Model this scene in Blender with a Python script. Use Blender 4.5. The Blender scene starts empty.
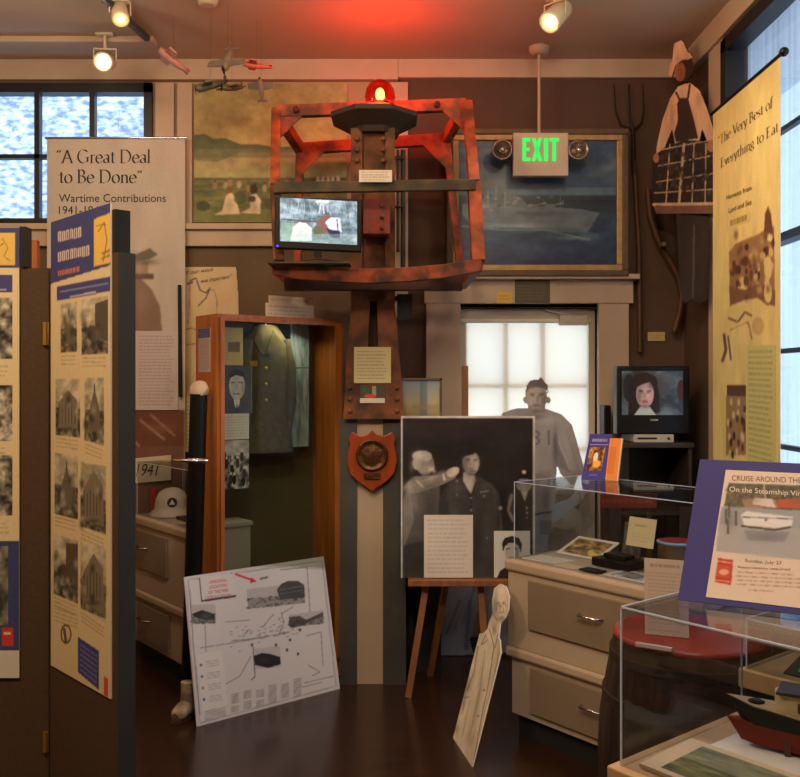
import bpy, bmesh, math, random
import numpy as np
from mathutils import Vector, Matrix
random.seed(7)
SC = bpy.context.scene
COL = SC.collection
F = 900.0; CX = 400.0; HY = 383.0; CZ = 1.6       # focal length in px, principal column, horizon row, eye height
def V(*a): return Vector(a)
def P(px, py, Y): return V((px-CX)*Y/F, Y, CZ+(HY-py)*Y/F)
def s2l(c):
    c = c/255.0
    return c/12.92 if c <= 0.04045 else ((c+0.055)/1.055)**2.4
def RGB(r, g, b): return (s2l(r), s2l(g), s2l(b), 1)
# ------------------------------------------------------------------ materials
MATS = {}
def mat(name, rgb, rough=0.6, metal=0.0, var=0.0, scale=8.0, bump=0.0, rgb2=None, stretch=(1,1,1), spec=0.5, coat=0.0):
    if name in MATS: return MATS[name]
    m = bpy.data.materials.new(name); m.use_nodes = True
    nt = m.node_tree; N = nt.nodes; b = N['Principled BSDF']
    b.inputs['Roughness'].default_value = rough; b.inputs['Metallic'].default_value = metal
    b.inputs['Specular IOR Level'].default_value = spec
    if coat: b.inputs['Coat Weight'].default_value = coat
    tc = N.new('ShaderNodeTexCoord'); mp = N.new('ShaderNodeMapping'); mp.inputs['Scale'].default_value = stretch
    nz = N.new('ShaderNodeTexNoise'); nz.inputs['Scale'].default_value = scale; nz.inputs['Detail'].default_value = 6
    nt.links.new(tc.outputs['Object'], mp.inputs['Vector']); nt.links.new(mp.outputs[0], nz.inputs['Vector'])
    rp = N.new('ShaderNodeValToRGB')
    c1 = RGB(*rgb)
    if rgb2: c2 = RGB(*rgb2)
    else: c2 = tuple(min(1, x*(1-max(var, .04))) for x in c1[:3])+(1,)
    rp.color_ramp.elements[0].position = .38; rp.color_ramp.elements[1].position = .62
    rp.color_ramp.elements[0].color = c2; rp.color_ramp.elements[1].color = c1
    nt.links.new(nz.outputs['Fac'], rp.inputs['Fac']); nt.links.new(rp.outputs[0], b.inputs['Base Color'])
    if bump:
        bp = N.new('ShaderNodeBump'); bp.inputs['Strength'].default_value = bump; bp.inputs['Distance'].default_value = .01
        nt.links.new(nz.outputs['Fac'], bp.inputs['Height']); nt.links.new(bp.outputs[0], b.inputs['Normal'])
    MATS[name] = m
    return m
def glass(name, tint=(235, 240, 245), refl=1.0, ior=1.45):
    if name in MATS: return MATS[name]
    m = bpy.data.materials.new(name); m.use_nodes = True
    nt = m.node_tree; N = nt.nodes; N.remove(N['Principled BSDF'])
    tr = N.new('ShaderNodeBsdfTransparent'); tr.inputs[0].default_value = RGB(*tint)
    gl = N.new('ShaderNodeBsdfGlossy'); gl.inputs['Roughness'].default_value = .03
    fr = N.new('ShaderNodeLayerWeight'); fr.inputs[0].default_value = .5
    pw = N.new('ShaderNodeMath'); pw.operation = 'POWER'; pw.inputs[1].default_value = 4.0
    ad = N.new('ShaderNodeMath'); ad.operation = 'MULTIPLY_ADD'; ad.inputs[1].default_value = .8; ad.inputs[2].default_value = .025
    mu = N.new('ShaderNodeMath'); mu.operation = 'MULTIPLY'; mu.inputs[1].default_value = refl; mu.use_clamp = True
    nt.links.new(fr.outputs['Facing'], pw.inputs[0]); nt.links.new(pw.outputs[0], ad.inputs[0])
    mx = N.new('ShaderNodeMixShader')
    nt.links.new(ad.outputs[0], mu.inputs[0]); nt.links.new(mu.outputs[0], mx.inputs[0])
    nt.links.new(tr.outputs[0], mx.inputs[1]); nt.links.new(gl.outputs[0], mx.inputs[2])
    nt.links.new(mx.outputs[0], N['Material Output'].inputs[0])
    MATS[name] = m
    return m
def emis(name, rgb, st):
    if name in MATS: return MATS[name]
    m = bpy.data.materials.new(name); m.use_nodes = True
    b = m.node_tree.nodes['Principled BSDF']
    b.inputs['Base Color'].default_value = (0.02, .02, .02, 1)
    b.inputs['Emission Color'].default_value = RGB(*rgb); b.inputs['Emission Strength'].default_value = st
    MATS[name] = m
    return m
def colmat(name, rough=.6, emit=0.0, spec=.4):
    if name in MATS: return MATS[name]
    m = bpy.data.materials.new(name); m.use_nodes = True
    nt = m.node_tree; b = nt.nodes['Principled BSDF']
    a = nt.nodes.new('ShaderNodeAttribute'); a.attribute_name = 'Col'
    b.inputs['Roughness'].default_value = rough; b.inputs['Specular IOR Level'].default_value = spec
    if emit:
        b.inputs['Base Color'].default_value = (.01, .01, .01, 1)
        nt.links.new(a.outputs['Color'], b.inputs['Emission Color']); b.inputs['Emission Strength'].default_value = emit
    else: nt.links.new(a.outputs['Color'], b.inputs['Base Color'])
    MATS[name] = m
    return m
def shade_mat(name, rgb, transp, streak=0.0):
    if name in MATS: return MATS[name]
    m = bpy.data.materials.new(name); m.use_nodes = True
    nt = m.node_tree; N = nt.nodes; N.remove(N['Principled BSDF'])
    tl = N.new('ShaderNodeBsdfTranslucent'); df = N.new('ShaderNodeBsdfDiffuse'); tr = N.new('ShaderNodeBsdfTransparent')
    tc = N.new('ShaderNodeTexCoord'); mp = N.new('ShaderNodeMapping'); mp.inputs['Scale'].default_value = (14, 14, .35)
    nz = N.new('ShaderNodeTexNoise'); nz.inputs['Scale'].default_value = 1.5; nz.inputs['Detail'].default_value = 3
    rp = N.new('ShaderNodeValToRGB'); c = RGB(*rgb)
    rp.color_ramp.elements[0].position = .3; rp.color_ramp.elements[1].position = .7
    rp.color_ramp.elements[0].color = tuple(x*(1-streak) for x in c[:3])+(1,); rp.color_ramp.elements[1].color = c
    nt.links.new(tc.outputs['Object'], mp.inputs[0]); nt.links.new(mp.outputs[0], nz.inputs['Vector']); nt.links.new(nz.outputs['Fac'], rp.inputs[0])
    nt.links.new(rp.outputs[0], tl.inputs[0]); nt.links.new(rp.outputs[0], df.inputs[0])
    a = N.new('ShaderNodeMixShader'); a.inputs[0].default_value = .25
    nt.links.new(tl.outputs[0], a.inputs[1]); nt.links.new(df.outputs[0], a.inputs[2])
    b = N.new('ShaderNodeMixShader'); b.inputs[0].default_value = transp
    nt.links.new(a.outputs[0], b.inputs[1]); nt.links.new(tr.outputs[0], b.inputs[2])
    nt.links.new(b.outputs[0], N['Material Output'].inputs[0])
    MATS[name] = m
    return m

M_ceil = mat('ceiling_paint', (184, 160, 134), .8, scale=3)
M_wallL = mat('tan_wall_paint', (166, 142, 112), .8, scale=3)
M_wallB = mat('brown_wall_paint', (86, 64, 50), .8, scale=4, var=.12)
M_wains = mat('lower_wall_paint', (104, 84, 60), .8, scale=4, var=.1)
M_trim = mat('trim_paint', (184, 162, 138), .6)
M_door = mat('door_paint', (190, 180, 166), .5)
M_floor = mat('dark_floor_wood', (50, 30, 20), .22, var=.4, scale=6, stretch=(1, 9, 1), bump=.04)
M_black = mat('black_plastic', (13, 12, 12), .4, spec=.3)
M_blackm = mat('black_matte', (16, 15, 14), .8)
M_dark = mat('dark_steel_paint', (62, 60, 54), .6, var=.2)
M_rust = mat('rusty_orange_paint', (178, 76, 32), .7, scale=9, bump=.35, rgb2=(88, 46, 26))
M_rust2 = mat('rusty_brown_steel', (124, 70, 36), .8, scale=8, bump=.4, rgb2=(66, 42, 26))
M_rust3 = mat('faded_green_steel', (92, 74, 48), .8, scale=10, bump=.4, rgb2=(56, 50, 38))
M_oak = mat('honey_oak', (176, 104, 46), .4, var=.3, scale=5, stretch=(6, 6, .6), bump=.05)
M_oakd = mat('easel_wood', (140, 88, 48), .5, var=.3, scale=5, stretch=(4, 4, .6))
M_plaq = mat('varnished_red_wood', (150, 62, 22), .3, var=.3, scale=6, stretch=(3, 3, 1))
M_bronze = mat('dark_bronze', (96, 62, 34), .4, .7, var=.4, scale=40, bump=.5)
M_cream = mat('cream_laminate', (172, 152, 128), .5)
M_drawer = mat('grey_drawer_laminate', (126, 108, 88), .45)
M_chrome = mat('chrome', (200, 200, 205), .15, 1.0)
M_white = mat('white_card', (222, 216, 206), .7)
M_panel = mat('brown_fabric_panel', (74, 54, 32), .85, var=.15, scale=60)
M_pedge = mat('blue_grey_panel_edge', (58, 60, 58), .7, spec=.2)
M_brass = mat('brass', (210, 170, 70), .3, .8)
M_blue = mat('blue_board', (58, 58, 122), .55)
M_acr = glass('acrylic', (243, 246, 250), .85)
M_glass = glass('window_glass', (236, 243, 250), .7)
M_cabg = glass('cabinet_glass', (236, 238, 232), .3)
M_edge = mat('acrylic_edge', (190, 205, 225), .25)
M_gold = mat('gilded_frame', (176, 142, 88), .45, .2, var=.2, scale=20)
M_fdark = mat('dark_frame_wood', (60, 42, 28), .5)
M_old = mat('old_tool_wood', (84, 52, 30), .6, var=.3, scale=12)
M_iron = mat('old_iron', (42, 34, 30), .6, .4, var=.3, scale=20)
M_olive = mat('olive_wool', (88, 82, 48), .95, var=.3, scale=30, bump=.3)
M_frameblk = mat('black_window_frame', (18, 18, 22), .5)
M_ink = mat('dark_ink', (48, 40, 38), .7)
M_ink2 = mat('brown_ink', (86, 62, 34), .7)
M_wink = mat('white_ink', (236, 232, 226), .7)
M_red = mat('red_ink', (206, 40, 44), .6)

# ------------------------------------------------------------------ geometry collectors
class MB:
    def __init__(s): s.v = []; s.f = []; s.sm = []
    def add(s, vs, fs, smooth=False):
        n = len(s.v); s.v += [Vector(a) for a in vs]; s.f += [[n+i for i in f] for f in fs]; s.sm += [smooth]*len(fs)
        return s
    def box(s, a, b):      # axis aligned, min/max corners
        x0, y0, z0 = [min(a[i], b[i]) for i in range(3)]; x1, y1, z1 = [max(a[i], b[i]) for i in range(3)]
        return s.obox(V(x0, y0, z0), V(x1-x0, 0, 0), V(0, y1-y0, 0), V(0, 0, z1-z0))
    def obox(s, o, u, v, w):
        o, u, v, w = Vector(o), Vector(u), Vector(v), Vector(w)
        if u.cross(v).dot(w) < 0: u, v = v, u
        p = [o, o+u, o+u+v, o+v, o+w, o+u+w, o+u+v+w, o+v+w]
        return s.add(p, [(0, 3, 2, 1), (4, 5, 6, 7), (0, 1, 5, 4), (1, 2, 6, 5), (2, 3, 7, 6), (3, 0, 4, 7)])
    def bar(s, a, b, w, h, up=(0, 0, 1)):   # box beam from a to b
        a, b = Vector(a), Vector(b); d = (b-a).normalized(); up = Vector(up)
        if abs(d.dot(up)) > .95: up = V(0, 1, 0)
        x = d.cross(up).normalized(); y = x.cross(d).normalized()
        return s.obox(a-x*w/2-y*h/2, b-a, x*w, y*h)
    def angle(s, a, b, w, t, up=(0, 0, 1), flip=1):      # L-section beam
        a, b = Vector(a), Vector(b); d = (b-a).normalized(); up = Vector(up)
        if abs(d.dot(up)) > .95: up = V(0, 1, 0)
        x = d.cross(up).normalized()*flip; y = Vector(up)-d*Vector(up).dot(d); y.normalize()
        s.obox(a, b-a, x*w, y*t); return s.obox(a, b-a, x*t, y*w)
    def prism(s, pts, ex):   # planar polygon extruded by vector
        n = len(pts); ex = Vector(ex); pts = [Vector(p) for p in pts]
        nrm = Vector((0, 0, 0))
        for i in range(n): nrm += pts[i].cross(pts[(i+1) % n])
        if nrm.dot(ex) > 0: pts = pts[::-1]
        return s.add(pts+[p+ex for p in pts], [list(range(n)), [n+i for i in range(n)][::-1]]+[[i, n+i, n+(i+1) % n, (i+1) % n] for i in range(n)])
    def tube(s, pts, r, n=10, cap=True, smooth=True):
        pts = [Vector(p) for p in pts]; rs = r if isinstance(r, (list, tuple)) else [r]*len(pts)
        vs = []; ref = None
        for i, p in enumerate(pts):
            d = (pts[min(i+1, len(pts)-1)]-pts[max(i-1, 0)]).normalized()
            if ref is None: ref = V(0, 0, 1) if abs(d.z) < .9 else V(1, 0, 0)
            x = d.cross(ref).normalized(); y = d.cross(x).normalized(); ref = x.cross(d)
            for k in range(n):
                a = 2*math.pi*k/n; vs.append(p+(x*math.cos(a)+y*math.sin(a))*rs[i])
        fs = []
        for i in range(len(pts)-1):
            for k in range(n): fs.append((i*n+k, (i+1)*n+k, (i+1)*n+(k+1) % n, i*n+(k+1) % n))
        s.add(vs, fs, smooth)
        if cap:
            m = len(pts)-1
            s.add(vs[:n], [list(range(n))]); s.add(vs[m*n:], [list(range(n))[::-1]])
        return s
    def lathe(s, c, prof, n=24, axis=(0, 0, 1), sx=1, sy=1, smooth=True, a0=0):
        c = Vector(c); ax = Vector(axis).normalized(); t = V(1, 0, 0) if abs(ax.x) < .9 else V(0, 1, 0)
        x = (t-ax*t.dot(ax)).normalized(); y = ax.cross(x)
        vs = []
        for (r, z) in prof:
            for k in range(n):
                a = 2*math.pi*k/n+a0; vs.append(c+x*math.cos(a)*r*sx+y*math.sin(a)*r*sy+ax*z)
        fs = []
        for i in range(len(prof)-1):
            for k in range(n): fs.append((i*n+k, i*n+(k+1) % n, (i+1)*n+(k+1) % n, (i+1)*n+k))
        s.add(vs, fs, smooth)
        s.add(vs[:n], [list(range(n))[::-1]]); s.add(vs[-n:], [list(range(n))])
        return s
    def ball(s, c, r, n=12, sc=(1, 1, 1)):
        prof = [(max(r*math.sin(math.pi*i/n), .0004), -r*math.cos(math.pi*i/n)*sc[2]) for i in range(n+1)]
        return s.lathe(c, prof, n*2, sx=sc[0], sy=sc[1])
    def build(s, name, m, parent=None, bevel=0.0):
        root = parent
        while root is not None and root.parent is not None: root = root.parent
        if root is None:
            lo = Vector([min(v[i] for v in s.v) for i in range(3)]); hi = Vector([max(v[i] for v in s.v) for i in range(3)])
            org = V((lo.x+hi.x)/2, (lo.y+hi.y)/2, lo.z)
        else: org = root.location.copy()
        me = bpy.data.meshes.new(name)
        me.from_pydata([tuple(v-org) for v in s.v], [], s.f)
        me.polygons.foreach_set('use_smooth', s.sm)
        me.materials.append(m); me.update()
        o = bpy.data.objects.new(name, me); COL.objects.link(o)
        if parent is None: o.location = org
        else: o.parent = parent
        if bevel:
            b = o.modifiers.new('bevel', 'BEVEL'); b.width = bevel; b.segments = 2; b.limit_method = 'ANGLE'
        return o
def tag(o, label, cat, group=None):
    o['label'] = label; o['category'] = cat
    if group: o['group'] = group
    return o
def struct(o): o['kind'] = 'structure'; return o
def thing(name, loc, label, cat, group=None):
    o = bpy.data.objects.new(name, None); COL.objects.link(o); o.location = loc; o.empty_display_size = .05
    return tag(o, label, cat, group)

# ------------------------------------------------------------------ printed surfaces
class Print:
    """A flat printed sheet. Colours live in a point colour attribute; drawing is in photo pixels mapped on to the sheet's plane."""
    def __init__(s, BL, BR, TL, res, bg=(220, 215, 205), cut=False):
        s.o = Vector(BL); s.x = Vector(BR)-s.o; s.y = Vector(TL)-s.o; s.w = s.x.length; s.h = s.y.length
        s.nx = max(2, int(s.w*res)); s.ny = max(2, int(s.h*res))
        s.img = np.zeros((s.ny+1, s.nx+1, 3)); s.img[:] = bg
        s.mask = np.full((s.ny+1, s.nx+1), not cut)
        s.cut = cut; s.nrm = s.x.cross(s.y).normalized()
        s.rng = np.random.RandomState(int(abs(BL[0]*1000))+s.nx)
    def uv(s, px, py):
        d = V((px-CX)/F, 1, (HY-py)/F); c = V(0, 0, CZ)
        t = (s.o-c).dot(s.nrm)/d.dot(s.nrm); q = c+d*t-s.o
        a = s.x.dot(s.x); b = s.x.dot(s.y); e = s.y.dot(s.y); qx = q.dot(s.x); qy = q.dot(s.y); D = a*e-b*b
        return ((qx*e-qy*b)/D, (qy*a-qx*b)/D)
    def pt(s, u, v, off=0.0): return s.o+s.x*u+s.y*v+s.nrm*off
    def world(s, px, py, off=0.0): u, v = s.uv(px, py); return s.pt(u, v, off)
    def _poly(s, uvs, c, al=1.0, mask=True, noise=0):
        p = [(u*s.nx, v*s.ny) for u, v in uvs]
        x0 = max(0, int(min(a for a, b in p))-1); x1 = min(s.nx, int(max(a for a, b in p))+2)
        y0 = max(0, int(min(b for a, b in p))-1); y1 = min(s.ny, int(max(b for a, b in p))+2)
        if x1 < x0 or y1 < y0: return
        X, Y = np.meshgrid(np.arange(x0, x1+1), np.arange(y0, y1+1)); ins = np.zeros(X.shape, bool)
        n = len(p)
        for i in range(n):
            xa, ya = p[i]; xb, yb = p[(i+1) % n]
            if ya == yb: continue
            ins ^= ((ya > Y) != (yb > Y)) & (X < (xb-xa)*(Y-ya)/(yb-ya)+xa)
        sub = s.img[y0:y1+1, x0:x1+1]
        if c is not None:
            cc = np.array(c, float)
            if noise: cc = cc+s.rng.normal(0, noise, X.shape)[..., None]
            else: cc = np.broadcast_to(cc, sub.shape)
            sub[ins] = sub[ins]*(1-al)+cc[ins]*al
        if mask and s.cut: s.mask[y0:y1+1, x0:x1+1] |= ins
    def poly(s, pts, c, al=1.0, noise=0): s._poly([s.uv(*p) for p in pts], c, al, noise=noise)
    def rect(s, x0, y0, x1, y1, c, al=1.0, noise=0): s.poly([(x0, y0), (x1, y0), (x1, y1), (x0, y1)], c, al, noise)
    def urect(s, u0, v0, u1, v1, c, al=1.0, noise=0): s._poly([(u0, v0), (u1, v0), (u1, v1), (u0, v1)], c, al, noise=noise)
    def ell(s, cx, cy, rx, ry, c, al=1.0, rot=0, noise=0):
        cr, sr = math.cos(rot), math.sin(rot); q = []
        for i in range(28):
            a = 2*math.pi*i/28; x = rx*math.cos(a); y = ry*math.sin(a); q.append((cx+x*cr-y*sr, cy+x*sr+y*cr))
        s.poly(q, c, al, noise)
    def uell(s, cx, cy, rx, ry, c, al=1.0):
        s._poly([(cx+rx*math.cos(i*.2244), cy+ry*math.sin(i*.2244)) for i in range(28)], c, al)
    def line(s, pts, w, c, al=1.0):
        for (xa, ya), (xb, yb) in zip(pts[:-1], pts[1:]):
            d = math.hypot(xb-xa, yb-ya) or 1; nx, ny = -(yb-ya)/d*w/2, (xb-xa)/d*w/2
            s.poly([(xa+nx, ya+ny), (xb+nx, yb+ny), (xb-nx, yb-ny), (xa-nx, ya-ny)], c, al)
    def lines(s, u0, v0, u1, v1, n, c, al=.6, fill=.45, ragged=.15):   # rows of unreadable small print
        al *= .6
        for i in range(n):
            v = v1-(i+.5)*(v1-v0)/n; h = (v1-v0)/n*fill/2; u = u0; end = u1-(u1-u0)*ragged*s.rng.rand()
            while u < end:
                w = (u1-u0)*(.05+.09*s.rng.rand()); s.urect(u, v-h, min(u+w, end), v+h, c, al*(.75+.25*s.rng.rand())); u += w+(u1-u0)*.02
    def blotch(s, u0, v0, u1, v1, lo, hi, sc=6, seed=0, al=1.0, bias=0.0):   # soft mottled tones
        x0, x1 = int(u0*s.nx), int(u1*s.nx)+1; y0, y1 = int(v0*s.ny), int(v1*s.ny)+1
        x0, y0 = max(0, x0), max(0, y0); x1, y1 = min(s.nx+1, x1), min(s.ny+1, y1)
        if x1-x0 < 2 or y1-y0 < 2: return
        r = np.random.RandomState(seed+11); W, H = x1-x0, y1-y0; t = np.zeros((H, W)); am = 0
        for k in range(3):
            g = r.rand(int(sc*2**k)+2, int(sc*2**k)+2)
            yy = np.linspace(0, sc*2**k, H); xx = np.linspace(0, sc*2**k, W)
            yi = np.minimum(yy.astype(int), g.shape[0]-2); xi = np.minimum(xx.astype(int), g.shape[1]-2)
            fy = (yy-yi)[:, None]; fx = (xx-xi)[None]
            q = g[yi][:, xi]*(1-fy)*(1-fx)+g[yi+1][:, xi]*fy*(1-fx)+g[yi][:, xi+1]*(1-fy)*fx+g[yi+1][:, xi+1]*fy*fx
            t += q/(1.6**k); am += 1/(1.6**k)
        t = np.clip((t/am-.5)*2.2+.5+bias, 0, 1)[..., None]
        c = np.array(lo, float)*(1-t)+np.array(hi, float)*t
        s.img[y0:y1, x0:x1] = s.img[y0:y1, x0:x1]*(1-al)+c*al
    def grad(s, u0, v0, u1, v1, cb, ct):
        x0, x1 = max(0, int(u0*s.nx)), min(s.nx+1, int(u1*s.nx)+1); y0, y1 = max(0, int(v0*s.ny)), min(s.ny+1, int(v1*s.ny)+1)
        t = np.linspace(0, 1, y1-y0)[:, None, None]
        s.img[y0:y1, x0:x1] = np.array(cb, float)*(1-t)+np.array(ct, float)*t
    def soft(s, cx, cy, rx, ry, c, al=.6, rot=0):    # feathered blob of tone
        u0, v0 = s.uv(cx, cy); cr, sr = math.cos(rot), math.sin(rot)
        u1, v1 = s.uv(cx+rx*cr, cy+rx*sr); u2, v2 = s.uv(cx-ry*sr, cy+ry*cr)
        ax, ay, bx, by = u1-u0, v1-v0, u2-u0, v2-v0; det = ax*by-ay*bx
        if abs(det) < 1e-12: return
        e = max(abs(ax)+abs(bx), .001)*1.8; f = max(abs(ay)+abs(by), .001)*1.8
        x0, x1 = max(0, int((u0-e)*s.nx)), min(s.nx, int((u0+e)*s.nx)+1); y0, y1 = max(0, int((v0-f)*s.ny)), min(s.ny, int((v0+f)*s.ny)+1)
        if x1 <= x0 or y1 <= y0: return
        X_, Y_ = np.meshgrid(np.arange(x0, x1+1)/s.nx-u0, np.arange(y0, y1+1)/s.ny-v0)
        p_ = (X_*by-Y_*bx)/det; q_ = (Y_*ax-X_*ay)/det
        w_ = (al*np.exp(-(p_*p_+q_*q_)*1.6))[..., None]
        s.img[y0:y1+1, x0:x1+1] = s.img[y0:y1+1, x0:x1+1]*(1-w_)+np.array(c, float)*w_
    def face(s, cx, cy, rx, ry, base, lit=-1):     # soft modelling over a painted head
        d = tuple(k*.55 for k in base); l = tuple(min(255, k*1.22) for k in base)
        s.soft(cx+lit*rx*.35, cy-ry*.05, rx*.6, ry*.7, l, .55); s.soft(cx-lit*rx*.75, cy+ry*.1, rx*.4, ry*.9, d, .6)
        s.soft(cx-rx*.38, cy-ry*.12, rx*.26, ry*.12, d, .75); s.soft(cx+rx*.38, cy-ry*.12, rx*.26, ry*.12, d, .75)
        s.soft(cx-lit*rx*.12, cy+ry*.15, rx*.1, ry*.26, d, .45); s.soft(cx, cy+ry*.5, rx*.34, ry*.08, d, .7); s.soft(cx, cy+ry*.95, rx*.7, ry*.2, d, .6)
    def tone(s, am=.15, sc=8, seed=0):             # uneven printing tone
        r = np.random.RandomState(seed+3); H, W_ = s.img.shape[:2]; t = np.zeros((H, W_))
        for k in range(3):
            n = int(sc*2**k); g = r.rand(n+2, n+2); yy = np.linspace(0, n, H); xx = np.linspace(0, n, W_)
            yi = np.minimum(yy.astype(int), n); xi = np.minimum(xx.astype(int), n); fy = (yy-yi)[:, None]; fx = (xx-xi)[None]
            t += (g[yi][:, xi]*(1-fy)*(1-fx)+g[yi+1][:, xi]*fy*(1-fx)+g[yi][:, xi+1]*(1-fy)*fx+g[yi+1][:, xi+1]*fy*fx-.5)/(1.5**k)
        s.img *= (1+am*t)[..., None]
    def noise(s, a): s.img += s.rng.normal(0, a, s.img.shape[:2])[..., None]
    def soften(s, k=1):
        for _ in range(k):
            p = np.pad(s.img, ((1, 1), (1, 1), (0, 0)), 'edge')
            s.img = (p[:-2, 1:-1]+p[2:, 1:-1]+p[1:-1, :-2]+p[1:-1, 2:]+2*p[1:-1, 1:-1])/6
    def build(s, name, parent=None, th=.005, m=None, edge=None, off=0.0):
        root = parent
        while root is not None and root.parent is not None: root = root.parent
        nx, ny = s.nx+1, s.ny+1
        X = np.array(s.x)[None, None, :]*(np.arange(nx)/s.nx)[None, :, None]; Y = np.array(s.y)[None, None, :]*(np.arange(ny)/s.ny)[:, None, None]
        nr = np.array(s.nrm)
        front = (X+Y+np.array(s.o)+nr*off).reshape(-1, 3)
        base = front.mean(0); base[2] = front[:, 2].min()
        org = np.array(root.location) if root else base
        idx = np.arange(nx*ny).reshape(ny, nx)
        fm = s.mask[:-1, :-1] & s.mask[1:, :-1] & s.mask[:-1, 1:] & s.mask[1:, 1:]
        q = np.stack([idx[:-1, :-1], idx[:-1, 1:], idx[1:, 1:], idx[1:, :-1]], -1)[fm]
        col = np.clip(s.img, 0, 255).reshape(-1, 3)/255
        col = np.where(col <= .04045, col/12.92, ((col+.055)/1.055)**2.4)
        if s.cut:
            back = front-nr*th; n = len(front)
            verts = np.concatenate([front, back]); faces = q.tolist(); nf = len(faces)
            faces += (q[:, ::-1]+n).tolist()
            pf = np.pad(fm, 1)
            def side(sel, a, b):
                for i, j in zip(*np.nonzero(sel)): faces.append([int(a(i, j)), int(a(i, j))+n, int(b(i, j))+n, int(b(i, j))])
            side(fm & ~pf[:-2, 1:-1], lambda i, j: idx[i, j], lambda i, j: idx[i, j+1])
            side(fm & ~pf[2:, 1:-1], lambda i, j: idx[i+1, j+1], lambda i, j: idx[i+1, j])
            side(fm & ~pf[1:-1, :-2], lambda i, j: idx[i+1, j], lambda i, j: idx[i, j])
            side(fm & ~pf[1:-1, 2:], lambda i, j: idx[i, j+1], lambda i, j: idx[i+1, j+1])
            cols = np.concatenate([col, col])
            used = np.zeros(len(verts), bool)
            for f in faces: used[f] = True
            mp = np.cumsum(used)-1; verts = verts[used]; cols = cols[used]; faces = [[int(mp[i]) for i in f] for f in faces]
        else:
            n = len(front); c = np.array([front[idx[0, 0]], front[idx[0, -1]], front[idx[-1, -1]], front[idx[-1, 0]]])
            verts = np.concatenate([front, c, c-nr*th]); faces = q.tolist(); nf = len(faces)
            faces += [[n+7, n+6, n+5, n+4]]+[[n+(i+1) % 4, n+i, n+4+i, n+4+(i+1) % 4] for i in range(4)]
            cols = np.concatenate([col, np.full((8, 3), .5)])
        me = bpy.data.meshes.new(name); me.from_pydata((verts-org).tolist(), [], faces)
        at = me.color_attributes.new('Col', 'FLOAT_COLOR', 'POINT')
        at.data.foreach_set('color', np.concatenate([cols, np.ones((len(cols), 1))], 1).ravel())
        me.materials.append(m or colmat('printed_sheet')); me.materials.append(edge or M_white)
        mi = np.zeros(len(faces), int); mi[nf:] = 1; me.polygons.foreach_set('material_index', mi); me.update()
        o = bpy.data.objects.new(name, me); COL.objects.link(o)
        if parent is None: o.location = Vector(org)
        else: o.parent = parent
        s.obj = o; return o
def facing(px0, py0, px1, py1, Y, res=230, **k):    # upright sheet facing the room, spanning a pixel box at depth Y
    return Print(P(px0, py1, Y), P(px1, py1, Y), P(px0, py0, Y), res, **k)
def portrait(p, x0, y0, x1, y1, bg, skin, hair, coat, collar=(215, 210, 205)):
    w, h = x1-x0, y1-y0; cx = (x0+x1)/2
    p.rect(x0, y0, x1, y1, bg)
    p.poly([(x0+w*.05, y1), (x0+w*.15, y0+h*.78), (x0+w*.4, y0+h*.66), (x0+w*.62, y0+h*.66), (x1-w*.12, y0+h*.78), (x1, y1)], coat)
    p.poly([(cx-w*.1, y0+h*.6), (cx+w*.12, y0+h*.6), (cx+w*.1, y0+h*.8), (cx, y0+h*.92), (cx-w*.08, y0+h*.78)], collar)
    p.ell(cx, y0+h*.4, w*.21, h*.27, skin); p.ell(cx, y0+h*.22, w*.22, h*.13, hair)
    p.ell(cx-w*.08, y0+h*.36, w*.035, h*.02, hair); p.ell(cx+w*.08, y0+h*.36, w*.035, h*.02, hair)
    p.line([(cx-w*.06, y0+h*.54), (cx+w*.07, y0+h*.54)], h*.02, hair); p.line([(cx+w*.02, y0+h*.38), (cx+w*.03, y0+h*.47)], h*.015, hair, .5)
    p.poly([(cx, y0+h*.8), (cx+w*.04, y0+h*.82), (cx+w*.02, y1), (cx-w*.02, y1)], tuple(c*.5 for c in coat))

# ------------------------------------------------------------------ lettering
def place_text(body, p, a, b, height, m, parent, name='lettering', off=.0025, shear=0):
    """sans lettering from photo point a to b on sheet p; height in pixels of a capital"""
    cu = bpy.data.curves.new(name, 'FONT'); cu.body = body; cu.size = 1; cu.shear = shear
    to = bpy.data.objects.new('tmp', cu); COL.objects.link(to)
    bpy.context.view_layer.update()
    me = bpy.data.meshes.new_from_object(to.evaluated_get(bpy.context.evaluated_depsgraph_get()))
    bpy.data.objects.remove(to)
    vs = np.array([v.co[:] for v in me.vertices])
    x0, x1 = vs[:, 0].min(), vs[:, 0].max()
    A = p.world(*a, off); B = p.world(*b, off); Cc = p.world(a[0], a[1]-height, off)
    ex = (B-A)/(x1-x0); ey = (Cc-A)/.70
    root = parent
    while root.parent is not None: root = root.parent
    for v in me.vertices: v.co = A+ex*(v.co.x-x0)+ey*v.co.y-root.location
    me.materials.append(m); o = bpy.data.objects.new(name, me); COL.objects.link(o); o.parent = parent
    return o
def arc(cx, cy, rx, ry, a0, a1, n=14):
    return [(cx+rx*math.cos(math.radians(a0+(a1-a0)*i/n)), cy+ry*math.sin(math.radians(a0+(a1-a0)*i/n))) for i in range(n+1)]
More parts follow.
